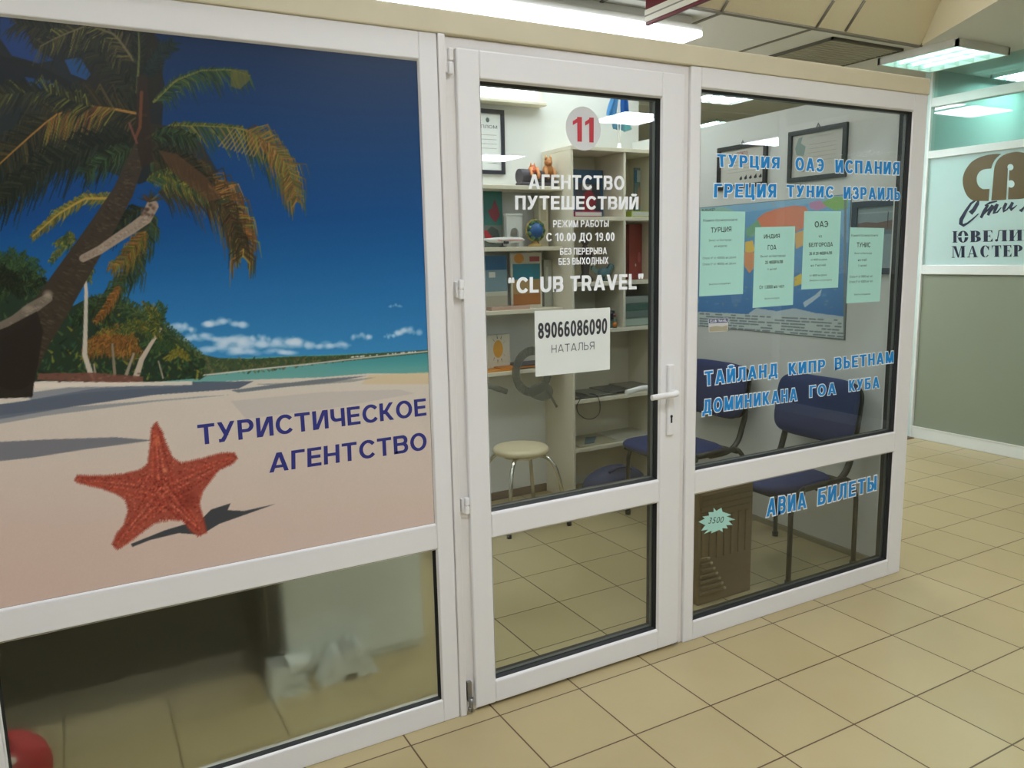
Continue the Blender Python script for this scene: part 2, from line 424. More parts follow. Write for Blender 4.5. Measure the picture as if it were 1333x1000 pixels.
        W = .72; sl = [R(0, w, 0, 1)]; st = [bowl(h, W-h, h, .60-h*.4)]
        if ch == 'Ы': W = 1.0; sl.append(R(W-w, W, 0, 1)); st = [bowl(h, .70-h, h, .60-h*.4)]
    elif ch == 'Э': W = .80; st = [_arc(.34, .5, .46-h, .5-h+.01, 142, -142, 22)]; sl = [R(.22, W-h, m-h*.9, m+h*.9)]
    elif ch == 'Я': W = .76; sl = [R(W-w, W, 0, 1), dg(0, W*.40, 0, .46)]; st = [[(W-x, y) for x, y in bowl(h, W-h, .40+h*.4, t)]]
    elif ch == 'L': W = .64; sl = [R(0, w, 0, 1), R(0, W, 0, w)]
    elif ch == 'U': W = .80; st = [[(h, 1), (h, .36)] + _arc(W/2, .36, W/2-h, .36-h, 180, 360, 12) + [(W-h, 1)]]
    elif ch == 'V': W = .88; q = w*1.06; sl = [dg(W/2-q*.55, 0), dg(W/2-q*.45, W-q)]
    elif ch == '0': W = .62; st = [_arc(W/2, .5, W/2-h, .5-h+.01, 0, 360, 24)]
    elif ch == '1': W = .50; sl = [R(W-w-.04, W-.04, 0, 1), [(0, .66), (W-.1, .86), (W-.04, 1), (W-w*.7, 1), (0, .82)]]
    elif ch in '69':
        W = .62; st = [_arc(W/2, .32, W/2-h, .32-h, 0, 360, 22), _arc(W*.52, .5, W*.52-h, .5-h, 52, 190, 12)]
        if ch == '9': st = [[(W-x, 1-y) for x, y in s] for s in st]
    elif ch == '8': W = .62; st = [_arc(W/2, .73, W/2-h*1.25, .27-h, 0, 360, 20), _arc(W/2, .28, W/2-h, .28-h+.01, 0, 360, 20)]
    elif ch == '3': W = .60; st = [_arc(.28, 1-h-.215, .27, .225, 150, -90, 12), _arc(.28, h+.23, .29, .24, 90, -155, 12)]
    elif ch == '5': W = .60; sl = [R(.08, W*.93, 1-w, 1)]; st = [[(.10+h*.3, 1-h), (.05+h, .56)] + _arc(.27, .33, .30, .30, 120, -150, 14)]
    elif ch == 'Ф': W = 1.0; sl = [R(W/2-h, W/2+h, 0, 1)]; st = [_arc(W/2, .52, W/2-h, .34-h*.6, 0, 360, 24)]
    elif ch == '2': W = .60; sl = [R(0, W, 0, w)]; st = [_arc(.30, 1-h-.22, .27, .225, 165, -25, 10) + [(h*1.2, h)]]
    elif ch == '.': W = w; sl = [R(0, w, 0, w)]
    elif ch in '“”':
        W = w*2.3; d = w*1.25
        for o in (0, d): sl.append([(o+w*.08, .66), (o+w*.95, .66), (o+w*.95, .66+w*.95), (o+w*.75, 1), (o+w*.35, 1), (o+w*.08, .84)])
        if ch == '”': sl = [[(W-x, 1.66-y) for x, y in s] for s in sl]
    else: W = .42
    return W, st, sl
def _offset(P, e):
    P = np.array(P, float); n = len(P)
    if e == 0: return P
    x, y = P[:, 0], P[:, 1]
    if np.sum(x*np.roll(y, -1)-np.roll(x, -1)*y) < 0: P = P[::-1]
    out = []
    for i in range(n):
        a, b, c = P[i-1], P[i], P[(i+1) % n]; d1 = (b-a)/(np.hypot(*(b-a))+1e-9); d2 = (c-b)/(np.hypot(*(c-b))+1e-9)
        n1, n2 = np.array([d1[1], -d1[0]]), np.array([d2[1], -d2[0]]); q = n1+n2; k = max(.45, 1+n1 @ n2)
        out.append(b+q*e/k)
    return np.array(out)
def block_polys(ch, w, e):
    W, st, sl = block_glyph(ch, w); out = [_offset(p, e) for p in sl]
    for pts in st:
        P = np.array(pts, float); closed = np.hypot(*(P[0]-P[-1])) < 1e-6
        if not closed and e:
            d0, d1 = P[0]-P[1], P[-1]-P[-2]; P = P.copy(); P[0] += d0/np.hypot(*d0)*e; P[-1] += d1/np.hypot(*d1)*e
        hw = w/2+e; n = len(P); L, Rr = [], []
        for i in range(n):
            a = P[i-1] if i else (P[-2] if closed else None); c = P[i+1] if i < n-1 else (P[1] if closed else None)
            d1 = (P[i]-a) if a is not None else (c-P[i]); d2 = (c-P[i]) if c is not None else d1
            d1 = d1/(np.hypot(*d1)+1e-9); d2 = d2/(np.hypot(*d2)+1e-9)
            n1, n2 = np.array([-d1[1], d1[0]]), np.array([-d2[1], d2[0]]); q = (n1+n2)/max(.5, 1+n1 @ n2)
            L.append(P[i]+q*hw); Rr.append(P[i]-q*hw)
        for i in range(n-1): out.append(np.array([L[i], L[i+1], Rr[i+1], Rr[i]]))
    return W, out
def _widen(P, dx):
    """convex outline smeared sideways by dx"""
    Q = sorted([(x+s, y) for x, y in P for s in (-dx, dx)])
    cr = lambda o, a, b: (a[0]-o[0])*(b[1]-o[1])-(a[1]-o[1])*(b[0]-o[0])
    def chain(pts):
        c = []
        for q in pts:
            while len(c) > 1 and cr(c[-2], c[-1], q) <= 1e-12: c.pop()
            c.append(q)
        return c[:-1]
    return np.array(chain(Q)+chain(Q[::-1]))
def block_geo(body, w, e, gap=.13, space=.42, dx=0.0):
    x = 0; polys = []
    for ch in body:
        if ch == ' ': x += space; continue
        W, ps = block_polys(ch, w, e)
        if dx: ps = [_widen(p, dx) for p in ps]
        polys.append([p+np.array([x, 0]) for p in ps]); x += W+gap+2*dx
    return polys
def add_block(bm, body, Q, w=.22, e=0.0, ebox=None, push=None, gap=.13, space=.42, dx=0.0, only=None):
    """letters fitted into the quad Q (top left, top right, bottom right, bottom left)"""
    polys = block_geo(body, w, e, gap, space, dx)
    ref = np.concatenate([p for g in (block_geo(body, w, ebox, gap, space, dx) if ebox is not None else polys) for p in g])
    lo, hi = ref.min(0), ref.max(0)
    q0, q1, q3 = [np.asarray(Q[i]) for i in (0, 1, 3)]
    nn = np.cross(q1-q0, q3-q0); nn = nn/np.linalg.norm(nn); nn = nn*np.sign(nn @ (CAM-q0)); i = 0
    for k, g in enumerate(polys):
        if only is not None and not only[0] <= k < only[1]: continue
        for p in g:
            i += 1; pts = map_quad(p, Q, lo, hi, push) + nn*(i % 24)*1.6e-5      # layers of film, never coplanar
            bm.faces.new([bm.verts.new(tuple(q)) for q in pts])

# ================================================================== LARGE STRUCTURE
bm = new(); poly(bm, [(-4, -9, 0), (9.5, -9, 0), (9.5, 7, 0), (-4, 7, 0)])
struct('floor', bm, tile_mat())
ZC = 2.8
bm = new()
for p in ([(-4, 1.26), (9.5, 1.26), (9.5, 7), (-4, 7)], [(-4, -9), (9.5, -9), (9.5, -1.2), (-4, -1.2)], [(-4, -1.2), (-2.5, -1.2), (-2.5, 1.26), (-4, 1.26)],
          [(3.43, -1.2), (9.5, -1.2), (9.5, 1.26), (5.03, 1.26), (4.51, .463)]):
    poly(bm, [(x, y, ZC) for x, y in p])
ceil = struct('ceiling', bm, M_CEIL)
bm = new()                                                       # raised coffer over the corridor with its sloping side
sl = lambda y: ZC + .964*(1.26-y)
poly(bm, [(-2.5, 1.26, ZC), (5.6, 1.26, ZC), (5.6, .22, sl(.22)), (-2.5, .22, sl(.22))])
poly(bm, [(-2.5, .22, sl(.22)), (5.6, .22, sl(.22)), (5.6, -1.2, sl(.22)), (-2.5, -1.2, sl(.22))])
for p in ([(-2.5, -1.2), (3.43, -1.2)], [(-2.5, 1.26), (-2.5, -1.2)], [(3.43, -1.2), (4.51, .463)], [(4.51, .463), (5.03, 1.26)]):
    (xa, ya), (xb, yb) = p
    poly(bm, [(xa, ya, ZC), (xb, yb, ZC), (xb, yb, 3.9), (xa, ya, 3.9)])
struct('ceiling_slope', bm, M_SOFFIT)
bm = new()
for p in ((1062, 35.5, 1085, 0), (1100, 40, 1125, 0), (1198, 60, 1243, 0), (938.5, 15, 947, 0)):
    v = []
    for (u, w) in (p[:2], p[2:]):                                # joints running up the sloping panels
        d = _f + _r*(u-666.5)/F_PX + _u*(500-w)/F_PX
        n = np.array([0, .964, 1.0]); t = (n @ (np.array([0, 1.26, ZC])-CAM))/(n @ d); v.append(CAM+d*t-np.array([0, .003, .003]))
    tube(bm, v, .009, 6)
box(bm, -2.5, 5.03, 1.255, 1.285, ZC-.006, ZC+.004)
struct('trim_1', bm, M_LINE)
bm = new()                                                       # ceiling grid bars
for x in (1.32, 1.95): box(bm, x-.012, x+.012, 1.28, 7, ZC-.006, ZC+.003)
for y in (2.43, 3.6): box(bm, -4, 9.5, y-.012, y+.012, ZC-.006, ZC+.003)
struct('trim_2', bm, M_LINEW)
bm = new()
for x in (2.57, 3.29, 4.02): box(bm, x-.011, x+.011, 1.28, 7, ZC-.006, ZC+.003)
struct('trim_3', bm, M_LINE)

# room of the agency and the walls round the passage
XR = 3.25
def wallbox(name, x0, x1, y0, y1, z0, z1, m=None, bev=0):
    bm = new(); box(bm, x0, x1, y0, y1, z0, z1, bev); return struct(name, bm, m or M_WALL)
wallbox('wall_back', -1.75, XR+.05, 2.012, 2.11, 0, ZC)
wallbox('wall_right', XR, XR+.045, .075, 2.012, 0, 2.2)
wallbox('wall_left', -1.75, -1.65, .0, 2.012, 0, ZC)
wallbox('wall_front', -1.65, -.311, .0, .07, 0, 2.2)
wallbox('wall_passage', XR-.05, XR+.05, 2.11, 6.9, 0, ZC, M_WALLG)
wallbox('wall_far', -4, 9.5, 6.9, 7.0, 0, ZC, M_WALLG)
wallbox('wall_corridor', -4, 9.5, -9.1, -9.0, 0, ZC, M_WALLG)
wallbox('wall_corridor_left', -4.1, -4, -9, 7, 0, ZC, M_WALLG)
wallbox('wall_corridor_right', 9.5, 9.6, -9, 7, 0, ZC, M_WALLG)
bm = new(); box(bm, -1.65, 2.56, 1.997, 2.012, 0, .05, .003); struct('baseboard_back', bm, mat('brown skirting', (112, 92, 66), .5))
bm = new(); box(bm, XR-.012, XR, .09, 1.69, 0, .03, .003); struct('baseboard_right', bm, mat('grey skirting', (150, 142, 118), .5))

# ================================================================== SHOP FRONT
bm = new(); box(bm, -1.65, 3.265, -.006, .09, 2.134, 2.2, .004)
struct('trim_4', bm, M_BEAM, None, 'cream painted beam running along the top of the white shop front', 'beam')
YG = .022                                                        # outer glass face
def glazing(root, x0, x1, z0, z1, glass, y0=0.0):
    """bead, black gasket, pane, spacer seen behind the pane"""
    b = new(); reveal(b, x0, x1, z0, z1, y0, y0+.006, .004); struct('glazing_bead', b, M_PVC, root)
    g = new(); i = .0035
    reveal(g, x0+i, x1-i, z0+i, z1-i, y0+.006, y0+YG, .0055); struct('gasket', g, M_GASK, root)
    p = new(); box(p, x0+.004, x1-.004, y0+YG, y0+YG+.004, z0+.004, z1-.004); pane = struct('glass_pane', p, glass, root)
    s = new(); w = .006
    for (a, c, d, e) in ((x0+.004, x0+.004+w, z0+.004, z1-.004), (x1-.004-w, x1-.004, z0+.004, z1-.004), (x0+.004, x1-.004, z0+.004, z0+.004+w), (x0+.004, x1-.004, z1-.004-w, z1-.004)):
        box(s, a, c, y0+YG+.0045, y0+YG+.018, d, e)
    struct('spacer', s, M_SPACER, root)
    k = new(); reveal(k, x0+.004+w, x1-.004-w, z0+.004+w, z1-.004-w, y0+YG+.018, y0+.062, -.004); struct('inner_gasket', k, M_GASK, root)
    return pane

frost = bpy.data.materials.new('frosted glass'); frost.use_nodes = True
nt = frost.node_tree; nt.nodes.clear()
out = nt.nodes.new('ShaderNodeOutputMaterial')
rf0 = nt.nodes.new('ShaderNodeBsdfRefraction'); rf1 = nt.nodes.new('ShaderNodeBsdfRefraction'); rf = nt.nodes.new('ShaderNodeMixShader'); rf.inputs[0].default_value = .42
for n_, ro_ in ((rf0, .11), (rf1, .42)):
    n_.inputs['Color'].default_value = (.80, .83, .74, 1); n_.inputs['Roughness'].default_value = ro_; n_.inputs['IOR'].default_value = 1.27
nt.links.new(rf0.outputs[0], rf.inputs[1]); nt.links.new(rf1.outputs[0], rf.inputs[2])
gl = nt.nodes.new('ShaderNodeBsdfGlossy'); gl.inputs['Roughness'].default_value = .25
mx = nt.nodes.new('ShaderNodeMixShader'); mx.inputs[0].default_value = .04
nt.links.new(rf.outputs[0], mx.inputs[1]); nt.links.new(gl.outputs[0], mx.inputs[2]); nt.links.new(mx.outputs[0], out.inputs[0])

# left window: printed film above, frosted pane below
w1 = sroot('window_1', 'wide white framed window carrying the beach picture, frosted pane below', 'window', (-.31, 0, 0))
bm = new()
box(bm, -.31, -.252, 0, .062, 0, 2.134, .004); box(bm, .932, .990, 0, .062, 0, 2.134, .004)
box(bm, -.253, .933, 0, .062, 2.057, 2.134, .004); box(bm, -.253, .933, 0, .062, .593, .673, .004); box(bm, -.253, .933, 0, .062, 0, .075, .004)
struct('frame', bm, M_PVC, w1)
glazing(w1, -.252, .932, .673, 2.057, M_GLASS)
x0, x1, z0, z1 = -.252, .932, .075, .593                          # lower pane, frosted on one face
b = new(); reveal(b, x0, x1, z0, z1, 0, .006, .004); struct('glazing_bead', b, M_PVC, w1)
b = new(); reveal(b, x0+.0035, x1-.0035, z0+.0035, z1-.0035, .006, YG, .0055); struct('gasket', b, M_GASK, w1)
b = new(); poly(b, [(x0, YG+.002, z0), (x1, YG+.002, z0), (x1, YG+.002, z1), (x0, YG+.002, z1)])
struct('frosted_pane', b, frost, w1)
bm = new(); box(bm, .9905, 1.0135, -.006, .068, 0, 2.134, .003)
struct('trim_5', bm, M_PVC2, None, 'narrow white upright strip joining the left window and the door', 'trim')

# door
d1 = sroot('door_1', 'white glazed shop door with two panes between the two windows', 'door', (1.014, 0, 0))
bm = new(); yf = .011
box(bm, 1.014, 1.060, yf, .068, 0, 2.134, .003); box(bm, 1.905, 1.9465, yf, .068, 0, 2.134, .003); box(bm, 1.055, 1.91, yf, .068, 2.085, 2.134, .003)
struct('door_frame', bm, M_PVC2, d1)
bm = new()
box(bm, 1.048, 1.124, -.004, .062, .012, 2.101, .005); box(bm, 1.819, 1.917, -.004, .062, .012, 2.101, .005)
box(bm, 1.123, 1.820, -.004, .062, 2.019, 2.101, .005); box(bm, 1.123, 1.820, -.004, .062, .592, .674, .005); box(bm, 1.123, 1.820, -.004, .062, .012, .088, .005)
leaf = struct('door_leaf', bm, M_PVC, d1)
glazing(d1, 1.124, 1.819, .674, 2.019, M_GLASS, -.002)
glazing(d1, 1.124, 1.819, .088, .592, M_GLASS, -.002)
for (u, v0, v1, m) in ((585, 62, 97, M_PVC), (599, 364, 390, M_PVC), (606.5, 648, 670, M_PVC)):
    a, c = at(u, v0, 1, -.01), at(u, v1, 1, -.01)
    bm = new(); zm = (a[2]+c[2])/2
    box(bm, a[0]-.005, a[0]+.011, -.015, .0005, c[2], zm-.0012, .004); box(bm, a[0]-.005, a[0]+.011, -.015, .0005, zm+.0012, a[2], .004)
    tube(bm, [(a[0]+.003, -.008, c[2]+.004), (a[0]+.003, -.008, a[2]-.004)], .004, 8)
    box(bm, a[0]-.012, a[0]-.004, -.004, .012, c[2]+.006, a[2]-.006, .002)
    struct('hinge', bm, m, d1)
bm = new(); a = at(612, 905, 1, -.005)
box(bm, a[0]-.008, a[0]+.008, -.006, .008, .045, .115, .003); tube(bm, [(a[0]+.002, -.008, .012), (a[0]+.002, -.008, .06)], .007, 10); ball(bm, (a[0]-.001, -.006, .02), .009)
struct('bottom_hinge', bm, M_STEEL, d1)
# handle: plate, lever, keyhole on both sides
hp = [at(u, v, 1, -.012) for u, v in ((869, 475), (877, 566))]
xh = (hp[0][0]+hp[1][0])/2
bm = new(); box(bm, xh-.015, xh+.015, -.017, -.003, hp[1][2], hp[0][2], .005); plate = struct('handle_plate', bm, M_PVC, d1)
zl = at(872, 512, 1, -.03)[2]; xe = at(848, 518, 1, -.05)[0]
bm = new(); tube(bm, [(xh+.004, -.014, zl), (xh+.004, -.040, zl)], .010, 14)
tube(bm, arc((xh+.004, -.036, zl), (xh+.002, -.052, zl), (xh-.018, -.053, zl-.001)) + [Vector((xe, -.052, zl-.003))], [.0112]*9+[.0105], 12, sx=.8); struct('lever', bm, M_PVC, d1)
zk = at(871, 546, 1, -.016)[2]
bm = new(); lathe_pts = [(xh+.0055*math.cos(k*PI/8), -.0176, zk+.010+.0055*math.sin(k*PI/8)) for k in range(16)]
slab(bm, lathe_pts, (0, -.0012, 0)); slab(bm, [(xh-.003, -.0176, zk+.008), (xh+.003, -.0176, zk+.008), (xh+.0035, -.0176, zk-.014), (xh-.0035, -.0176, zk-.014)], (0, -.0012, 0))
struct('keyhole', bm, M_BLACK, d1)
bm = new(); box(bm, xh-.015, xh+.015, .062, .074, hp[1][2], hp[0][2], .004); tube(bm, [(xh, .07, zl), (xh, .10, zl)], .010, 12)
xi = at(815, 511, 1, .115)[0]; zi = at(815, 511, 1, .115)[2]
tube(bm, arc((xh, .095, zl), (xh-.005, .115, zl), (xh-.03, .115, zl)) + [Vector((xi+.05, .115, zi+.006)), Vector((xi, .113, zi))], .010, 12)
struct('inside_handle', bm, M_PVC, d1)
bm = new(); box(bm, 1.900, 1.916, -.003, .0, .006, .02); struct('keep', bm, M_STEEL, d1)

# right window
w2 = sroot('window_2', 'white framed window with blue destination lettering, right of the door', 'window', (1.947, 0, 0))
bm = new()
box(bm, 1.947, 1.995, 0, .062, 0, 2.134, .004); box(bm, 3.175, 3.265, 0, .075, 0, 2.134, .004)
box(bm, 1.994, 3.176, 0, .062, 2.065, 2.134, .004); box(bm, 1.994, 3.176, 0, .062, .592, .679, .004); box(bm, 1.994, 3.176, 0, .062, 0, .075, .004)
struct('frame', bm, M_PVC, w2)
glazing(w2, 1.995, 3.175, .679, 2.065, M_GLASS)
glazing(w2, 1.995, 3.175, .075, .592, M_GLASS)

# ================================================================== BEACH POSTER
rnd = random.Random(11)
cv = Canvas(-60, 625, 0, 830, 2)
U, V = cv.U, cv.V
# sky
t = np.clip((V-20)/440, 0, 1)[..., None]; h = np.clip((U-60)/500, 0, 1)[..., None]
top = np.array([14, 38, 74.])*(1-h)+np.array([27, 40, 64.])*h
mid = np.array([8, 62, 116.])*(1-h)+np.array([8, 70, 124.])*h
low = np.array([52, 124, 172.])
cv.a[:] = np.where(t < .6, top*(1-t/.6)+mid*(t/.6), mid*(1-(t-.6)/.4)+low*((t-.6)/.4))
cv.a += np.random.RandomState(3).normal(0, 1.6, cv.a.shape[:2])[..., None]
# clouds
def cloud(u, v, w, hh, n, col=(196, 208, 218), al=.34):
    for _ in range(n):
        a = rnd.random()*2-1
        cv.blob((u+a*w, v-(1-a*a)*hh*rnd.random()*.9+hh*.25), w*(.16+.22*rnd.random()), hh*(.35+.35*rnd.random()), col, al, .9)
for c in ((291, 421, 26, 9, 26), (232, 428, 20, 9, 20), (160, 408, 24, 9, 16), (262, 440, 24, 8, 18), (312, 446, 34, 12, 30), (376, 447, 28, 10, 30), (338, 440, 12, 8, 10),
          (436, 450, 24, 7, 18), (470, 438, 13, 7, 14), (507, 438, 8, 5, 8), (533, 432, 17, 8, 18), (515, 398, 8, 4, 8), (340, 458, 40, 7, 16), (300, 455, 40, 9, 16)):
    cloud(*c)
# sea, sand
cv.poly([(200, 470), (565, 456), (570, 500), (200, 520)], (70, 138, 138), 1, (122, 162, 148))
cv.poly([(430, 467), (565, 456), (566, 476), (430, 484)], (36, 116, 130), .55, (88, 152, 148))
cv.poly([(-60, 494), (60, 494), (190, 498), (250, 499), (330, 494), (420, 491), (480, 486), (570, 486), (572, 700), (625, 830), (-60, 830)], (196, 186, 172), 1)
cv.poly([(480, 488), (570, 484), (570, 500), (470, 500)], (196, 176, 138), .8)
m = np.clip((V-500)/190, 0, 1)[..., None]*(V[..., None] > 499)
cv.a = cv.a*(1-m*.75)+np.array([198, 173, 159.])*m*.75
m2 = (np.clip((V-640)/120, 0, 1)*np.clip(1-(U-0)/560, .25, 1))[..., None]
cv.a = cv.a*(1-m2*.5)+np.array([196, 166, 150.])*m2*.5
cv.a[:] = np.where((V > 500)[..., None], cv.a+np.random.RandomState(5).normal(0, 2.2, cv.a.shape[:2])[..., None], cv.a)
# shade of the palms lying on the sand (printed)
for pts, c, al in (([(-60, 534), (30, 522), (120, 506), (240, 497), (330, 496), (310, 506), (200, 514), (90, 530), (-60, 556)], (66, 76, 92), .85),
                   ([(30, 512), (120, 500), (250, 497), (235, 503), (120, 510), (40, 520)], (100, 106, 116), .7),
                   ([(-60, 548), (90, 530), (260, 516), (300, 514), (200, 523), (60, 541), (-60, 562)], (104, 110, 118), .6),
                   ([(-60, 578), (60, 572), (150, 569), (200, 573), (110, 585), (40, 596), (-60, 606)], (92, 94, 102), .8),
                   ([(300, 508), (360, 500), (420, 493), (478, 489), (430, 498), (370, 504), (310, 511)], (82, 92, 100), .8),
                   ([(330, 500), (440, 495), (490, 491), (460, 497), (380, 503)], (110, 112, 112), .6),
                   ([(300, 522), (420, 510), (520, 507), (540, 512), (440, 530), (320, 545)], (172, 164, 160), .5)):
    cv.poly(pts, c, al)
# far shore and jungle
cv.poly([(190, 455), (215, 446), (240, 448), (262, 461), (285, 466), (330, 467), (380, 464), (430, 463), (500, 459), (560, 455), (561, 459), (480, 467), (400, 475), (300, 485), (250, 492), (190, 498)], (58, 74, 48), 1)
for _ in range(380):
    u = rnd.uniform(195, 480); b = np.interp(u, [195, 262, 330, 480], [456, 464, 468, 462]); w = np.interp(u, [195, 480], [7, 1.5])
    v = b+rnd.random()*np.interp(u, [195, 480], [30, 4])
    cv.line((u, v), (u+rnd.uniform(-w, w), v-rnd.random()*w), 1.0, .5, rnd.choice([(40, 56, 34), (84, 96, 52), (70, 70, 46), (100, 92, 60)]), .8)
cv.path([(250, 490), (330, 481), (400, 474), (470, 466), (558, 457)], .9, .7, (206, 200, 188), .9)
for _ in range(26):
    u = rnd.uniform(455, 548); cv.blob((u, np.interp(u, [455, 548], [465, 457])), 1.6, 1.0, (228, 228, 222), .9)
cv.poly([(-60, 400), (-20, 350), (10, 330), (35, 350), (52, 370), (60, 396), (95, 398), (120, 385), (150, 392), (175, 404), (205, 418), (228, 438), (250, 456), (268, 470), (262, 492), (190, 498), (60, 496), (-60, 500)], (34, 48, 34), 1)
def frond(pts, L, droop, cols, n=60, w=.9, side=0, al=.9, rib=None):
    P = np.array(pts, float); seg = np.r_[0, np.cumsum(np.hypot(*np.diff(P, axis=0).T))]
    q = lambda s: np.array([np.interp(s, seg, P[:, 0]), np.interp(s, seg, P[:, 1])])
    n = int(n*1.8); w = w*.72
    for i in range(n):
        s = seg[-1]*(i+rnd.random())/n; a = q(s); d = q(min(seg[-1], s+1))-q(max(0, s-1)); d = d/(np.hypot(*d)+1e-6)
        for sg in ((-1, 1) if side == 0 else (side,)):
            nn = np.array([-d[1], d[0]])*sg
            l = L*(.6+.5*rnd.random())*math.sin(min(1, .25+.9*(1-s/seg[-1])+.1)*PI*.5+.1)
            l *= .7+.6*rnd.random(); e = a+(nn*(.55+.4*rnd.random())+d*(.4+.5*rnd.random()))*l*.6; e2 = e+d*l*.25+np.array([0, droop])*l*(.3+.5*rnd.random())
            c = rnd.choice(cols); c = tuple(np.clip(np.array(c)*(.5+.5*rnd.random()), 0, 255))
            cv.line(a, e, w, w*.9, c, al); cv.line(e, e2, w*.9, w*.35, c, al)
    if rib: cv.path([q(x) for x in np.linspace(0, seg[-1], 14)], 1.7, .7, rib, .95)
DK, GR, YL, OR = [(26, 32, 22), (36, 44, 26), (44, 50, 30)], [(58, 84, 44), (44, 74, 50), (70, 92, 46)], [(128, 124, 48), (110, 112, 44), (142, 122, 52)], [(146, 96, 44), (120, 80, 40), (160, 110, 50)]
for _ in range(520):                                              # undergrowth
    u = rnd.uniform(-40, 262); topv = np.interp(u, [-40, 10, 52, 95, 150, 205, 262], [370, 340, 372, 400, 398, 424, 472]); v = topv+(494-topv)*rnd.random()**.8
    a = rnd.uniform(-2.6, -.5); l = rnd.uniform(4, 15)
    cv.line((u, v), (u+math.cos(a)*l, v+math.sin(a)*l*.7), 1.6, .4, rnd.choice(DK+GR+YL[:1]+[(30, 60, 40)]), .75)
for (u, v, l, cols) in ((15, 350, 44, GR), (30, 372, 38, GR+DK), (-10, 365, 40, DK), (150, 440, 30, YL+GR+OR), (142, 452, 34, OR+YL), (176, 428, 24, GR+YL), (120, 410, 26, GR+DK), (214, 452, 16, GR), (232, 462, 14, YL)):
    for k in range(9):
        a = -PI*.5+(k-4)*.42; e = (u+math.cos(a)*l, v+math.sin(a)*l*.6+abs(k-4)*l*.10)
        frond([(u, v), ((u+e[0])/2, (v+e[1])/2-l*.12), e], l*.32, .7, cols, 16, .8)
for k in range(8):                                               # orange drooping leaves
    frond([(146, 440), (146+(k-3.5)*7, 440), (146+(k-3.5)*11, 462)], 9, 1, OR, 14, .8)
for u in np.arange(124, 264, 5.0):                               # ragged palm tops along the ridge
    v = np.interp(u, [95, 150, 175, 205, 228, 250, 268], [398, 392, 404, 418, 438, 456, 470]); l = np.interp(u, [124, 264], [15, 6])
    for k in range(8):
        a_ = -PI*.5+(k-3.5)*.5+rnd.uniform(-.2, .2); e_ = (u+math.cos(a_)*l, v+math.sin(a_)*l*.8)
        cv.line((u, v+2), e_, 1.4, .4, rnd.choice([(40, 58, 34), (60, 80, 44), (84, 92, 50), (34, 48, 32)]), .85); cv.line(e_, (e_[0]+math.cos(a_)*l*.2, e_[1]+l*.25), .9, .3, (52, 66, 38), .7)
# slim pale trunks
for pts, w0, w1, c in (([(110, 352), (112, 380), (111, 430), (110, 462), (118, 487)], 1.8, 3.6, (176, 166, 150)), ([(209, 428), (196, 448), (184, 468), (177, 490)], 1.6, 4.2, (170, 156, 138)),
                       ([(174, 460), (164, 488)], 1.3, 2.2, (140, 128, 112)), ([(146, 448), (149, 486)], 1.4, 2, (120, 110, 92)), ([(206, 470), (212, 492)], .8, 1, (150, 140, 120)), ([(122, 474), (124, 488)], 1, 1.4, (150, 140, 120))):
    cv.path(pts, w0, w1, c)
for k in range(7):                                               # windswept little palm
    frond([(208, 422), (200-k*1.5, 400+k*5), (186+k*4, 396+k*7)], 12, .4, GR+YL, 18, .9)
frond([(209, 420), (214, 402), (206, 394)], 9, .3, GR, 14, .9)
for pts in ([(95, 316), (80, 322), (66, 340)], [(100, 312), (84, 312), (72, 318)], [(104, 330), (118, 350), (116, 366)], [(97, 310), (90, 306), (86, 312)]):
    frond(pts, 9, .6, GR+YL, 18, .9)
cv.poly([(50, 486), (120, 485), (186, 490), (186, 498), (120, 497), (48, 494)], (108, 70, 58), .95)
for _ in range(60): cv.blob((rnd.uniform(52, 184), rnd.uniform(486, 497)), 3, 1.6, rnd.choice([(86, 54, 46), (130, 92, 78), (96, 72, 60)]), .8)
cv.poly([(44, 499), (120, 498), (250, 496), (250, 501), (150, 503), (44, 505)], (208, 196, 180), .9)
# crowns of the two big palms: dark mass, fronds, trunks
for pts in ([(60, 20), (120, 30), (180, 22), (215, 60), (210, 110), (190, 150), (205, 200), (180, 215), (150, 190), (110, 130), (60, 95), (10, 80), (-60, 60), (-60, 15)],):
    cv.poly(pts, (30, 32, 26), .9)
cv.poly([(-60, 128), (60, 125), (150, 148), (182, 190), (172, 236), (120, 215), (62, 226), (22, 258), (-60, 296)], (36, 35, 24), .8)
cv.poly([(120, 40), (200, 40), (214, 110), (206, 230), (180, 240), (150, 190), (100, 120)], (32, 30, 22), .85)
cv.poly([(-60, 62), (40, 80), (95, 108), (125, 126), (110, 132), (50, 118), (-60, 108)], (24, 26, 24), .92)
cv.poly([(0, 22), (30, 24), (42, 60), (70, 78), (50, 82), (15, 72), (0, 50)], (24, 54, 108), .9); cv.poly([(84, 78), (104, 74), (118, 96), (112, 104), (92, 96)], (26, 70, 122), .85); cv.poly([(32, 100), (60, 104), (85, 116), (70, 119), (40, 112)], (26, 62, 112), .8)
frond([(180, 130), (150, 90), (120, 62), (70, 40), (20, 30)], 34, .8, DK+[(60, 56, 30)], 90, 1.1)
frond([(175, 80), (150, 45), (115, 32), (75, 48), (52, 60)], 32, 1.1, DK+YL[:1]+[(84, 78, 40), (92, 80, 56)], 60, 1.0, rib=(96, 88, 60))
frond([(178, 120), (181, 70), (180, 32)], 22, .3, DK+[(40, 56, 36)], 40, 1.0, rib=(88, 92, 52))
frond([(190, 100), (205, 75), (225, 55)], 20, .3, [(34, 54, 44), (28, 44, 40)], 40, .9)
frond([(190, 150), (150, 142), (110, 138), (70, 150), (30, 185), (-30, 240)], 52, 1.15, DK+[(66, 58, 32), (84, 70, 36), (56, 52, 30)], 120, 1.2, rib=(150, 108, 50))
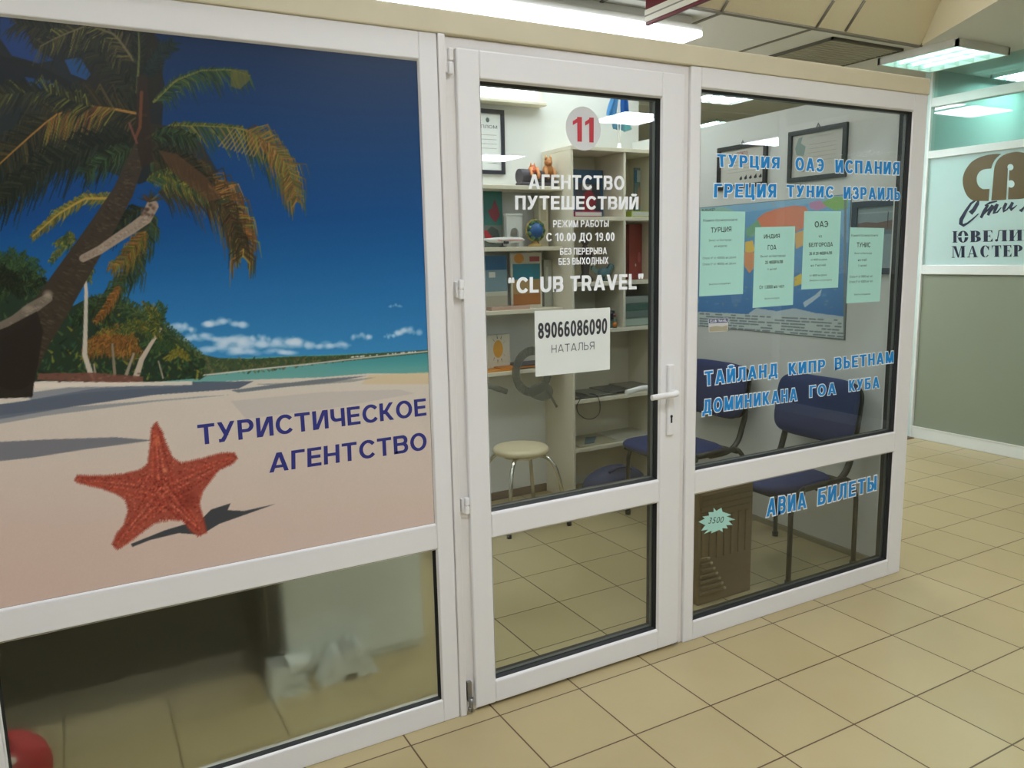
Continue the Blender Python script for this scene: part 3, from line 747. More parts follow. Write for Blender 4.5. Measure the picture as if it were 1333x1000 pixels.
frond([(150, 142), (118, 137), (85, 145), (60, 160)], 34, 1.3, YL+OR+[(120, 70, 50)], 46, 1.0, side=-1)
frond([(120, 140), (60, 118), (0, 122), (-50, 140)], 30, .8, DK+YL[1:2]+[(70, 64, 34)], 80, 1.1)
frond([(170, 175), (120, 190), (60, 215), (0, 262), (-40, 290)], 40, .9, DK, 90, 1.2)
frond([(176, 190), (140, 205), (110, 225)], 26, .8, DK+GR, 50, 1.0)
frond([(200, 132), (228, 104), (262, 91), (300, 90), (325, 98)], 28, 1.0, GR+[(40, 70, 40), (84, 96, 44)], 80, 1.0, side=1, rib=(116, 112, 52))
frond([(200, 132), (228, 104), (262, 91), (300, 90), (325, 98)], 8, 0, GR, 40, .8, side=-1)
cv.poly([(300, 90), (322, 91), (325, 104), (312, 116), (300, 112)], (92, 88, 42), .7)
frond([(190, 180), (222, 162), (270, 163), (315, 166), (345, 186), (375, 215), (387, 258)], 36, 1.1, GR+YL+[(64, 78, 36)], 110, 1.05, side=1, rib=(120, 112, 50))
frond([(222, 162), (270, 163), (315, 166)], 8, .2, GR+YL, 60, .8, side=-1)
frond([(320, 168), (350, 186), (374, 216), (386, 262)], 30, .8, YL+OR+[(120, 112, 60)], 60, .9)
for k in range(10): cv.line((285+k*5, 190+k*1.5), (305+k*4, 166+k*2), .9, .5, (146, 112, 56), .8)
frond([(200, 200), (250, 222), (295, 262), (318, 310), (316, 334)], 40, .9, OR+YL[:1]+[(96, 66, 34), (74, 60, 32)], 120, 1.1, rib=(150, 130, 60))
frond([(205, 250), (262, 254), (296, 272), (314, 322)], 28, 1.0, [(66, 50, 30), (88, 62, 34), (52, 60, 36)], 70, 1.0)
frond([(195, 210), (225, 235), (268, 256)], 22, .6, GR+YL, 50, .9)
frond([(150, 258), (110, 258), (76, 278), (42, 308)], 14, .5, YL+[(150, 136, 60)], 70, 1.0, rib=(158, 130, 60))
frond([(198, 275), (190, 310), (172, 350), (150, 378), (130, 405)], 24, .7, [(44, 66, 44), (70, 88, 44), (56, 60, 34)], 80, 1.1)
frond([(190, 300), (160, 340), (146, 350)], 20, .8, YL+OR, 40, .9)
frond([(155, 372), (140, 398), (124, 418)], 10, .9, OR, 40, .9)
frond([(186, 270), (160, 285), (142, 312)], 18, .7, DK+[(60, 70, 38)], 40, 1.0)
frond([(190, 235), (230, 225), (244, 200)], 18, .5, GR+YL, 40, .9)
def bark(pts, w0, w1, base, hi, n):
    cv.path(pts, w0, w1, base)
    P = np.array(pts, float)
    for _ in range(n):
        s = rnd.random()*(len(P)-1); i = int(s); q = P[i]*(1-(s-i))+P[i+1]*(s-i); w = (w0+(w1-w0)*s/(len(P)-1))*.8
        a = rnd.uniform(-w, w); cv.line((q[0]+a, q[1]+rnd.uniform(-2, 2)), (q[0]+a+w*.35, q[1]+w*.14), .9, .5, rnd.choice(hi), .45)
bark([(184, 190), (160, 250), (130, 300), (98, 350), (66, 400), (38, 440), (18, 478)], 10, 30, (54, 46, 36), [(76, 64, 48), (38, 32, 26), (92, 80, 62), (44, 38, 30)], 420)
bark([(62, 388), (40, 402), (20, 420), (-40, 452)], 6, 12, (104, 94, 82), [(140, 128, 112), (84, 74, 62)], 90)
cv.poly([(-60, 452), (10, 425), (48, 405), (56, 430), (50, 470), (44, 500), (42, 517), (-60, 521)], (36, 30, 24), .96)
cv.blob((62, 383), 8, 7, (150, 138, 122), .7); cv.blob((36, 402), 10, 6, (150, 136, 118), .6)
bark([(108, 336), (130, 325), (152, 310), (172, 297), (190, 284), (198, 268)], 5, 8, (138, 122, 106), [(168, 152, 134), (104, 90, 78), (120, 104, 90)], 130)
cv.poly([(178, 100), (190, 96), (196, 160), (200, 210), (184, 218), (176, 180)], (42, 32, 24), .9)
cv.path([(184, 120), (182, 165), (176, 180)], 2.2, 2, (96, 58, 36), .9); cv.path([(168, 160), (178, 186)], 1.6, 1.4, (100, 62, 50), .9)
for s_ in range(26):
    a_ = rnd.uniform(-PI, .2); cv.line((194, 262), (194+math.cos(a_)*rnd.uniform(8, 20), 262+math.sin(a_)*rnd.uniform(6, 16)), 1.3, .4, rnd.choice([(60, 50, 34), (92, 84, 48), (70, 46, 34), (48, 44, 30)]), .85)
for s_ in range(16): cv.blob((192+rnd.uniform(-8, 8), 272+rnd.uniform(-6, 8)), 3, 3, rnd.choice([(86, 56, 44), (58, 44, 34), (112, 88, 72)]), .7)
cv.poly([(195, 160), (228, 165), (262, 186), (284, 224), (262, 234), (228, 214), (200, 224)], (44, 38, 26), .7)
frond([(196, 196), (232, 206), (270, 236)], 24, .9, DK+[(70, 56, 34)], 60, 1.1)
frond([(198, 180), (222, 172), (250, 180)], 20, .9, DK+GR, 50, 1.0)
cv.poly([(205, 195), (230, 200), (268, 230), (290, 258), (270, 262), (225, 225)], (78, 54, 34), .75)
# starfish: cast shade, body, rows of knobs
cv.poly([(170, 708), (215, 690), (262, 676), (275, 663), (300, 655), (296, 664), (318, 665), (358, 656), (330, 666), (285, 682), (262, 696), (232, 694), (195, 703), (172, 712)], (50, 54, 58), .92)
star = [(203, 550), (210, 563), (216, 580), (224, 597), (235, 604), (262, 598), (286, 591), (303, 590), (308, 596), (300, 604), (284, 610), (274, 624), (262, 640), (258, 656), (264, 676), (268, 692), (258, 697), (248, 690), (238, 676),
        (220, 676), (200, 680), (184, 692), (166, 706), (154, 714), (147, 709), (152, 696), (162, 684), (168, 664), (164, 650), (152, 642), (130, 634), (112, 630), (98, 626), (100, 620), (112, 620), (135, 620), (160, 618), (184, 612), (193, 604), (196, 580), (198, 558)]
cv.poly(star, (150, 72, 56), 1)
SP = np.array(star, float)
for i in range(len(SP)):
    a, b = SP[i], SP[(i+1) % len(SP)]; L = np.hypot(*(b-a)); n = np.array([b[1]-a[1], a[0]-b[0]])/(L+1e-6)
    for k in range(int(L/2.6)+1):
        p = a+(b-a)*k/(int(L/2.6)+1); cv.line(p, p+n*rnd.uniform(1.4, 2.8), 1.0, .5, (146, 58, 42), .9)
for _ in range(2600):
    p_ = (rnd.uniform(98, 308), rnd.uniform(552, 712)); ins = False
    for (xa, ya), (xb, yb) in zip(star, star[1:]+star[:1]):
        if (ya > p_[1]) != (yb > p_[1]) and p_[0] < (xb-xa)*(p_[1]-ya)/(yb-ya)+xa: ins = not ins
    if ins: cv.blob(p_, rnd.uniform(1.0, 2.2), rnd.uniform(1.0, 1.9), rnd.choice([(122, 44, 34), (182, 92, 70), (140, 58, 44), (104, 36, 30), (196, 108, 84), (164, 76, 58)]), .75)
ctr = np.array((212, 640.))
for tip in ((203, 556), (304, 596), (262, 690), (152, 708), (102, 624)):
    tip = np.array(tip, float); d = tip-ctr; n = np.array([-d[1], d[0]])/np.hypot(*d)
    for off, col in ((0, (124, 48, 38)), (.5, (188, 100, 76)), (-.5, (182, 92, 70)), (1, (138, 58, 44)), (-1, (146, 54, 40)), (1.5, (130, 44, 34)), (-1.5, (176, 80, 58))):
        for k in range(26):
            s = k/26; w = (1-s)*14+2.5; p = ctr+d*s+n*off*w*.62
            cv.blob(p+np.array((rnd.uniform(-.8, .8), rnd.uniform(-.8, .8))), 1.9, 1.7, np.array(col)*(.8+.4*rnd.random()), .85)
for _ in range(260):
    a = rnd.random()*2*PI; r = rnd.random()**.6*34; p = ctr+np.array((math.cos(a)*r*1.1, math.sin(a)*r*.85))
    cv.blob(p, 1.5, 1.5, rnd.choice([(120, 36, 28), (206, 108, 80), (150, 58, 42), (96, 30, 26)]), .7)
for _ in range(60): cv.blob((rnd.uniform(120, 290), rnd.uniform(600, 680)), .8, .8, (214, 138, 96), 0)
cv.blob((204, 574), 5, 10, (206, 116, 78), .5); cv.blob((215, 612), 4, 4, (214, 138, 96), .7); cv.blob((244, 650), 14, 20, (104, 34, 28), .45)
for k in range(4): cv.blob((208+k*4, 677), 1.2, 1.2, (216, 196, 176), .8)
cv.a = (cv.a + np.roll(cv.a, 1, 0) + np.roll(cv.a, 1, 1) + np.roll(np.roll(cv.a, 1, 0), 1, 1))/4

POSTER_Y = .0075
bp_ = thing('beach_poster', 'printed film of palm beach, blue sea and red starfish filling the left window', 'poster', (-.246, POSTER_Y, .68))
X0, X1, Z0, Z1 = -.2478, .9278, .6772, 2.0528
printed('printed_film', (X0, POSTER_Y, Z0), (X1-X0, 0, 0), (0, 0, Z1-Z0), 540, 630, cv, painted_mat('beach print', .4, .25), 1.24, bp_)
M_NAVY = mat('navy blue print', (44, 48, 128), .5)
for body, q in (('ТУРИСТИЧЕСКОЕ', ((256.5, 553), (554, 518.3), (555.3, 541), (258.5, 580))), ('АГЕНТСТВО', ((350.5, 590.5), (554.6, 562.3), (556, 585.6), (350.5, 616)))):
    bm = new(); add_block(bm, body, quad(q, 1, POSTER_Y-.0004), .165, dx=.022)
    o = obj('lettering', bm, M_NAVY, bp_)
del cv, U, V, t, h, m, m2

# ================================================================== LIGHT FITTINGS
def emit_mat(name, rgb, s): return mat(name, rgb, .5, emit=s)
E_COR = emit_mat('corridor tube light', (236, 243, 255), LAMP_CORRIDOR)
E_ROOM = emit_mat('agency ceiling light', (240, 247, 252), LAMP_ROOM)
E_SHOP = emit_mat('cool tube light', (196, 255, 246), LAMP_SHOP)
E_COOL = emit_mat('cool dim tube light', (190, 255, 244), 9.0)
E_FILL = emit_mat('added fill light', (240, 245, 250), 38.0)  # for lamps added out of view in passage and coffer
M_LOUV = mat('louvre metal', (225, 228, 226), .25, metal=.9)
M_TRAY = mat('white lamp tray', (225, 225, 220), .5)
def louvre(name, label, x0, y0, w, d, e, n=4, cells=6, z=ZC, drop=.03, group='ceiling lights over the corridor'):
    t = thing(name, label, 'ceiling light', (x0+w/2, y0+d/2, z), group)
    b = new(); box(b, x0, x0+w, y0, y0+d, z-.008, z-.001); ring = obj('tray', b, M_TRAY, t)
    b = new(); f = .018
    for a in ((x0, x0+f, y0, y0+d), (x0+w-f, x0+w, y0, y0+d), (x0, x0+w, y0, y0+f), (x0, x0+w, y0+d-f, y0+d)): box(b, *a, z-drop, z-.007)
    obj('rim', b, M_TRAY, t)
    for k in range(n):
        b = new(); xx = x0+f+(w-2*f)*(k+.5)/n; tube(b, [(xx, y0+.03, z-.016), (xx, y0+d-.03, z-.016)], .007, 10); obj('tube', b, e, t)
    b = new()
    for k in range(1, n): xx = x0+f+(w-2*f)*k/n; box(b, xx-.003, xx+.003, y0+f, y0+d-f, z-drop, z-.01)
    for k in range(1, cells): yy = y0+f+(d-2*f)*k/cells; box(b, x0+f, x0+w-f, yy-.002, yy+.002, z-drop, z-.012)
    obj('louvre', b, M_LOUV, t)
    return t
louvre('louvre_light', 'square louvred ceiling light with cool glow in front of the jewellery workshop', 5.05, 1.02, .58, .57, E_COOL, 4, 5, drop=.05)
louvre('louvre_light', 'cool louvred ceiling light inside the jewellery workshop', 6.36, 1.0, .58, .57, E_SHOP, group='ceiling lights in the workshop')
louvre('louvre_light', 'louvred ceiling light in the passage, seen through the top left of the right window', 4.72, 2.86, .55, .36, E_COR)
louvre('louvre_light', 'louvred cool ceiling light far down the passage above the right wall', 5.75, 3.9, .58, .5, E_SHOP)
louvre('louvre_light', 'ceiling light just behind the right end of the cream beam', 4.98, 2.08, .58, .5, E_COR)
def batten(x0, x1, y0, y1, e, label, z=ZC, group='light panels over the corridor'):
    t = thing('light_panel', label, 'ceiling light', ((x0+x1)/2, (y0+y1)/2, z), group)
    b = new(); box(b, x0, x1, y0, y1, z-.03, z-.001, .004); obj('housing', b, M_TRAY, t)
    b = new(); box(b, x0+.02, x1-.02, y0+.02, y1-.02, z-.036, z-.028, .002); obj('diffuser', b, e, t)
LBL = 'ceiling light out of view, for glare in the glass or added fill'
E_GLARE = emit_mat('bright corridor light', (240, 246, 255), 34.0)
for x, y in ((4.55, -4.35), (4.75, -7.5)): batten(x, x+.6, y, y+.6, E_GLARE, LBL)
for x in (3.5, 4.25): batten(x, x+.65, 2.3, 2.75, E_FILL, 'added light panel hidden in the passage behind the cream beam')  # added out of sight to brighten the ceiling behind the beam
for x, y in ((-1.6, -1.95), (1.2, -1.95), (2.6, -2.3), (-.2, -2.5), (1.6, -5.4), (-1.8, -5.4), (7.2, -2.0), (7.2, -5)):  # unseen lamps added to raise the general corridor light
    batten(x, x+.6, y, y+.6, E_COR, LBL)
batten(2.75, 3.35, -.02, .2, E_FILL, LBL, 3.80); batten(3.75, 4.35, -.02, .2, E_FILL, LBL, 3.80); batten(.6, 1.2, -.6, -.1, E_COR, LBL, 3.80)  # lamps added inside the coffer to light the sloping panels
t = thing('surface_light', 'long glowing box light on the ceiling behind the cream beam', 'ceiling light', (2.0, 1.6, ZC))
b = new(); box(b, .9, 3.235, 1.36, 1.86, ZC-.085, ZC-.05, .006); box(b, .95, 3.19, 1.4, 1.82, ZC-.05, ZC-.001); obj('housing', b, M_TRAY, t)
b = new(); box(b, .91, 3.225, 1.345, 1.875, ZC-.118, ZC-.084, .01); obj('diffuser', b, E_ROOM, t)
t = thing('surface_light', 'small box light on the room ceiling above the dark desk', 'ceiling light', (-.4, 1.0, ZC))
b = new(); box(b, -.9, .1, .8, 1.2, ZC-.05, ZC-.001); obj('housing', b, M_TRAY, t)
b = new(); box(b, -.89, .09, .81, 1.19, ZC-.08, ZC-.05, .01); obj('diffuser', b, E_ROOM, t)

t = thing('surface_light', 'added box light, out of view, brightening the foam letters', 'ceiling light', (0, .3, ZC))
b = new(); box(b, -.7, .7, .16, .44, ZC-.05, ZC-.001); obj('housing', b, M_TRAY, t)
b = new(); box(b, -.69, .69, .17, .43, ZC-.08, ZC-.05, .01); obj('diffuser', b, emit_mat('added front light', (240, 247, 252), 8.0), t)  # unseen lamp added to light the letters behind the frosted pane

# dark extract grille set in the ceiling
t = thing('ceiling_vent', 'dark rectangular vent grille in the ceiling above the right window', 'vent', (4.63, 1.6, ZC))
b = new(); box(b, 4.292, 4.972, 1.352, 1.856, ZC-.012, ZC-.001); obj('panel', b, mat('dark vent mesh', (172, 168, 150), .9, noise=.1, scale=120), t)
b = new()
for a in ((4.285, 4.98, 1.345, 1.362), (4.285, 4.98, 1.846, 1.863), (4.285, 4.30, 1.345, 1.863), (4.965, 4.98, 1.345, 1.863)): box(b, *a, ZC-.018, ZC-.001)
obj('rim', b, mat('vent rim', (92, 90, 78), .7), t)
b = new()
for k in range(12): box(b, 4.31, 4.955, 1.375+k*.04, 1.379+k*.04, ZC-.017, ZC-.011)
obj('grille', b, mat('vent slats', (178, 174, 156), .8), t)

# burgundy hanging sign with white stripes
M_BURG = mat('burgundy panel', (112, 26, 38), .3)
XS = 2.592
zz = [float(at(840, v, 0, XS)[2]) for v in (33.5, 29.5, 22.5, 20.5, 13.5)]
t = thing('hanging_sign', 'burgundy hanging sign board with white stripes above the cream beam', 'sign', (XS, .3, zz[0]))
ya = float(at(840, 33, 0, XS)[1])
b = new(); box(b, XS, XS+.02, -1.0, ya, zz[0], zz[4]+.35, .004); obj('board', b, M_BURG, t)
for a, c, m in ((zz[1], zz[2], mat('white stripe', (242, 238, 224), .35)), (zz[2], zz[3], mat('grey stripe', (150, 146, 138), .4)), (zz[3], zz[4], mat('white stripe', (242, 238, 224), .35))):
    b = new(); box(b, XS-.003, XS+.001, -.995, ya+.002, a, c); obj('stripe', b, m, t)
for y in (-.8, .2):
    b = new(); tube(b, [(XS+.01, y, zz[4]+.34), (XS+.01, y, 3.80)], .008, 8); obj('hanger_rod', b, M_STEEL, t)

# ================================================================== LETTERING ON THE RIGHT WINDOW
M_SKY = mat('blue vinyl', (4, 138, 214), .4)
M_WVIN = mat('white vinyl', (248, 251, 251), .45)
YL = YG - .0006
ROWB = 'blue words on the right window'
for body, q, where in (
    ('ТУРЦИЯ', ((932.6, 199.5), (1015.8, 203.9), (1015, 223), (933.5, 221)), 'first word of the top line'),
    ('ОАЭ', ((1034.4, 203.5), (1073.7, 206), (1072.7, 225), (1034.8, 223)), 'middle word of the top line'),
    ('ИСПАНИЯ', ((1086.4, 206.6), (1171.8, 210), (1170.8, 228.9), (1086.9, 226)), 'last word of the top line'),
    ('ГРЕЦИЯ', ((929, 238), (1011.3, 238.4), (1010.8, 261.5), (928, 261.5)), 'first word of the second line'),
    ('ТУНИС', ((1023, 239.6), (1086.4, 241.6), (1085.1, 258.8), (1023.5, 257.6)), 'middle word of the second line'),
    ('ИЗРАИЛЬ', ((1097.5, 242), (1172.3, 243.6), (1172.3, 262), (1097.5, 260)), 'last word of the second line'),
    ('ТАЙЛАНД', ((916, 478), (1013.3, 467.5), (1012.6, 493.4), (917, 507)), 'first word of the upper low line'),
    ('КИПР', ((1025.5, 472), (1075, 466.8), (1074.5, 484), (1026, 489.4)), 'middle word of the upper low line'),
    ('ВЬЕТНАМ', ((1085.8, 465), (1164, 456), (1164, 473), (1085.8, 482.6)), 'last word of the upper low line'),
    ('ДОМИНИКАНА', ((914, 519.5), (1038.5, 503.6), (1038.5, 525), (913.2, 543.4)), 'first word of the lowest line on the big pane'),
    ('ГОА', ((1053, 501.6), (1089, 497.2), (1089, 514), (1053, 518.6)), 'middle word of the lowest line on the big pane'),
    ('КУБА', ((1104.4, 494.3), (1145.4, 489.4), (1145.4, 505.8), (1104.4, 511)), 'last word of the lowest line on the big pane'),
    ('АВИА', ((998.5, 648), (1049.8, 639), (1050.8, 662.5), (996, 675)), 'first word on the lower pane'),
    ('БИЛЕТЫ', ((1064.5, 635.7), (1142, 617.5), (1141.5, 639), (1063.3, 660)), 'last word on the lower pane')):
    Q = quad(q, 1, YL)
    low = body in ('АВИА', 'БИЛЕТЫ')
    t = thing('window_word', 'blue white-edged vinyl word "%s", %s of the right window' % (body, where.replace(' on the big pane', '').replace(' on the lower pane', ' low down')), 'lettering', tuple(Q[3]), ROWB)
    EDGE = .07; WT = .165; DX = .072
    b = new(); add_block(b, body, Q, WT, EDGE, EDGE, gap=.25, dx=DX); obj('white_edge', b, M_WVIN, t)
    b = new(); add_block(b, body, Q, WT, 0, EDGE, (0, -.0006, 0), gap=.25, dx=DX); obj('blue_face', b, M_SKY, t)

# taped mint sheets
def sheet(label, q, rows, name='price_sheet', m=M_MINT, cat='notice', y=YG-.0004, group='mint price sheets on the right window', inks=(M_INK,)):
    Q = quad(q, 1, y)
    t = thing(name, label, cat, tuple(Q[3]), group)
    b = new(); slab(b, Q, (0, -.0008, 0)); obj('paper', b, m, t)
    for body, u0, v0, u1, v1, h, bold, k in rows:
        b = new(); q4 = quad([(u0, v0-h), (u1, v1-h), (u1, v1), (u0, v0)], 1, y-.0013)
        if bold: add_block(b, body, q4, .15)
        else: add_text(b, body, q4)
        obj('print_line', b, inks[k], t)
    return t
IN = (M_INK, M_INKS)
sheet('mint price sheet headed ТУРЦИЯ, leftmost of the four on the right window', ((912, 274.8), (970, 275.4), (967, 382.8), (910, 386)),
      [('Раннее бронирование', 915.5, 289.6, 960, 288.2, 4.2, 0, 1), ('ТУРЦИЯ', 925.5, 304, 952, 302.5, 7.6, .004, 0), ('Вылет из Белгорода', 923, 315.2, 952, 314.2, 3.6, 0, 1), ('на неделю', 930, 322.5, 946.5, 322, 3, 0, 1),
       ('Отели 4* от 40000р на двоих', 914.5, 338.5, 958.5, 337, 3.8, 0, 1), ('Отели 5* от 48000р на двоих', 914.5, 346.5, 958, 344.8, 3.8, 0, 1), ('Вылеты ежедневно', 923, 372, 951, 370.2, 3, 0, 1)], inks=IN)
sheet('mint price sheet headed ИНДИЯ ГОА, second from the left', ((983, 296), (1035, 294.5), (1032, 397), (979.5, 401)),
      [('ИНДИЯ', 994.5, 311.5, 1015, 310.5, 6, .004, 0), ('ГОА', 999.5, 325.5, 1010.5, 325, 6.4, .004, 0), ('Вылет из Белгорода', 990, 336, 1022.5, 334.8, 3.6, 0, 1), ('25 ФЕВРАЛЯ', 996, 344, 1019, 343, 4.2, .002, 0),
       ('11 ночей', 999, 352, 1011, 351.3, 3, 0, 1), ('От 13000 на чел', 988.5, 376.4, 1020.5, 374.6, 4.6, 0, 0), ('Вылеты каждую', 995.5, 390.6, 1014.5, 389.4, 3, 0, 1)], inks=IN)
sheet('mint price sheet headed ОАЭ, third from the left', ((1047, 275), (1094.7, 275), (1090.7, 374.4), (1043, 377)),
      [('ОАЭ', 1060.5, 296.2, 1078, 295.6, 8, .004, 0), ('из', 1066, 309.4, 1070, 309.2, 3, 0, 1), ('БЕЛГОРОДА', 1053, 322.5, 1084, 321.5, 6.2, .004, 0), ('26 И 29 ФЕВРАЛЯ', 1053.5, 332.2, 1083, 331.2, 3.8, .002, 0),
       ('от 40000 на двоих', 1055.5, 340, 1077, 339.4, 3, 0, 1), ('на 7 ночей', 1055.5, 347, 1075, 346.4, 3, 0, 1), ('от 48000 на двоих', 1054, 360.5, 1076.5, 359.6, 3, 0, 1), ('Вылеты с аэропорта', 1054, 367, 1082.5, 366, 3, 0, 1)], inks=IN)
sheet('mint price sheet headed ТУНИС, rightmost of the four', ((1106.5, 296), (1151, 297), (1145, 392.4), (1101.5, 395)),
      [('Раннее бронирование', 1108, 308.6, 1143, 308.4, 3.6, 0, 1), ('ТУНИС', 1115.5, 322, 1133, 322, 6.4, .004, 0), ('Вылет из Белгорода', 1112.5, 331.6, 1135, 331.4, 3, 0, 1), ('на май', 1117, 340, 1128, 339.8, 3.4, 0, 0),
       ('11 ночей', 1117.5, 347.2, 1128, 347, 3, 0, 1), ('Отели 4* от 38000 на чел', 1106, 362, 1136, 361, 3.2, 0, 1), ('Отели 5* от 42000 на чел', 1105.5, 368.6, 1136, 367.4, 3.2, 0, 1), ('Вылеты ежедневно', 1112, 385, 1133, 384, 2.6, 0, 1)], inks=IN)
# starburst price tag
t = thing('starburst_sticker', 'mint starburst paper sticker with 3500 on the lower right pane', 'sticker', tuple(at(933, 678, 1, YL)))
st = [(552, 20), (615, 100), (745, 20), (770, 120), (995, 195), (870, 235), (1095, 315), (915, 345), (1025, 450), (860, 450), (900, 535), (765, 525), (775, 620), (690, 570), (490, 655), (500, 590), (310, 672), (420, 560), (240, 590), (345, 455), (175, 370), (335, 290), (270, 240), (440, 215), (425, 130), (550, 130)]
sq = [at(900+a*.0525, 660+c*.0525, 1, YG-.0004) for a, c in st]
b = new(); slab(b, sq, (0, -.0006, 0)); obj('paper', b, M_MINT, t)
b = new(); add_text(b, '3500', quad([(922.5, 674), (942.5, 672.5), (942, 680.5), (922, 682)], 1, YG-.0013), .0, 1.1, shear=.25); obj('handwritten_price', b, M_INK, t)
# small agency sticker
t = thing('pane_sticker', 'small blue and white sticker at the left edge of the big right pane', 'sticker', tuple(at(935, 423, 1, YL)))
b = new(); slab(b, quad([(922, 415), (948, 413.6), (947.4, 431.4), (922.6, 432.6)], 1, YG-.0004), (0, -.0006, 0)); obj('backing', b, mat('white sticker', (206, 208, 206), .4), t)
b = new(); poly(b, quad([(922.8, 415.6), (947.4, 414.4), (947.2, 419.8), (922.8, 421)], 1, YG-.0012)); obj('blue_band', b, mat('dark blue band', (40, 56, 110), .4), t)
b = new(); add_text(b, 'CLUB TRAVEL', quad([(924, 416.6), (946.4, 415.6), (946.2, 418.9), (924, 419.9)], 1, YG-.0017), .02); obj('lettering', b, M_WVIN, t)
b = new(); poly(b, quad([(923.4, 426), (932, 424.4), (940, 425.2), (947, 423.4), (946.8, 430.6), (923.4, 431.8)], 1, YG-.0012)); obj('picture', b, mat('sand and palm picture', (176, 168, 140), .5), t)

# ================================================================== LETTERING ON THE DOOR
YD = -.002 + YG - .0006
M_RED = mat('red vinyl', (196, 36, 48), .4)
t = thing('number_sticker', 'round white sticker with red number 11 at the top of the door glass', 'sticker', tuple(at(759.5, 168, 1, YD)))
c0 = at(759.5, 167.5, 1, YD); rad = abs(at(759.5, 139, 1, YD)[2]-at(759.5, 196, 1, YD)[2])/2
b = new(); slab(b, [(c0[0]+rad*math.cos(k*PI/24), YD+.0004, c0[2]+rad*math.sin(k*PI/24)) for k in range(48)], (0, -.0004, 0)); obj('disc', b, mat('white sticker disc', (218, 218, 216), .5), t)
for q in (((745.4, 152), (757.6, 152.4), (757.6, 184.6), (746.2, 184)), ((761.4, 152.8), (773, 153.2), (772.8, 185.6), (762, 185))):
    b = new(); add_block(b, '1', quad(q, 1, YD-.0008), .24); obj('digit', b, M_RED, t)
def vinyl(label, rows, off=.165):
    t = thing('door_lettering', label, 'lettering', tuple(at(rows[0][1][3][0], rows[0][1][3][1], 1, YD)), 'white lettering on the door glass')
    for body, q in rows:
        k = 0
        for word in body.split(' '):
            b = new(); add_block(b, body, quad(q, 1, YD), off, dx=.032, only=(k, k+len(word))); obj('lettering', b, M_WVIN, t); k += len(word)
vinyl('white two-line lettering АГЕНТСТВО ПУТЕШЕСТВИЙ on the door glass', [('АГЕНТСТВО', ((688, 226.6), (812.6, 229), (812.6, 247.4), (688, 246.2))), ('ПУТЕШЕСТВИЙ', ((670.6, 250.4), (831.4, 252.2), (831, 272.8), (670.6, 273.2)))], .18)
vinyl('white opening hours lettering С 10.00 ДО 19.00 on the door glass', [('РЕЖИМ РАБОТЫ', ((720, 286.6), (792.4, 286.6), (792.4, 295.4), (720, 296.2))), ('С 10.00 ДО 19.00', ((711, 303.2), (800, 302.6), (800, 315.4), (711, 316)))])
vinyl('white small lettering БЕЗ ПЕРЕРЫВА БЕЗ ВЫХОДНЫХ on the door glass', [('БЕЗ ПЕРЕРЫВА', ((729, 323), (790, 322), (790, 331), (729, 332))), ('БЕЗ ВЫХОДНЫХ', ((727, 336), (792, 334.4), (792, 345), (727, 346.6)))])
vinyl('white lettering “CLUB TRAVEL” across the middle of the door glass', [('“CLUB TRAVEL”', ((661.6, 361.4), (837.6, 356), (837.6, 376.4), (661.6, 382.4)))], .19)
t = sheet('white paper sheet with phone number and name taped to the door glass', ((695.6, 405), (794, 400.4), (793.7, 481), (697, 490.7)), [], 'phone_sheet', M_PAPER, 'notice', YD, None)
b = new(); add_block(b, '89066086090', quad([(700, 420.6), (790.6, 414), (790, 434.6), (700.6, 441.4)], 1, YD-.0013), .17, gap=.10, dx=.03); obj('phone_number', b, mat('striped black digits', (56, 58, 60), .6), t)
b = new(); add_block(b, 'НАТАЛЬЯ', quad([(718, 449.4), (773.6, 444.6), (773.6, 454.6), (718, 459.6)], 1, YD-.0013), .10, gap=.2); obj('name_line', b, M_INK, t)

# ================================================================== INSIDE THE AGENCY
# shelves on the back wall, left of the tall cabinet
SH = (1.891, 1.548, 1.190, .838)
YS = 1.78
t = thing('wall_shelves', 'cream open shelves on the back wall, behind the door glass', 'shelves', (1.97, 2.0, .8))
for z in SH:
    b = new(); box(b, 1.42, 2.560, YS, 2.010, z-.024, z, .003); obj('shelf', b, M_CREAM, t)
for x in (1.402,):
    b = new(); box(b, x, x+.018, YS, 2.010, .0, SH[0], .002); obj('upright', b, M_CREAM, t)
# tall cabinet
CX0, CX1, CY = 2.565, 3.232, 1.695
CT = (1.716, 1.334, 1.050, .632, .330)
t = thing('tall_cabinet', 'tall cream open cabinet standing in the back right corner', 'cabinet', (2.9, 1.85, 0))
for x in (CX0, CX1-.018):
    b = new(); box(b, x, x+.018, CY, 2.010, 0, 2.0895, .002); obj('side_panel', b, M_CREAM, t)
b = new(); box(b, CX0, CX1, CY-.004, 2.010, 2.090, 2.112, .002); obj('top', b, M_CREAM, t)
for z in CT:
    b = new(); box(b, CX0+.0185, CX1-.0185, CY+.004, 1.9995, z-.024, z-.001, .002); obj('shelf', b, M_CREAM, t)
b = new(); box(b, CX0+.0185, CX1-.0185, 2.000, 2.008, .06, 2.089); obj('back_panel', b, M_CREAM, t)
b = new(); box(b, 2.945, 2.963, CY+.006, 2.0, 1.05, 2.09, .002); obj('divider', b, M_CREAM, t)

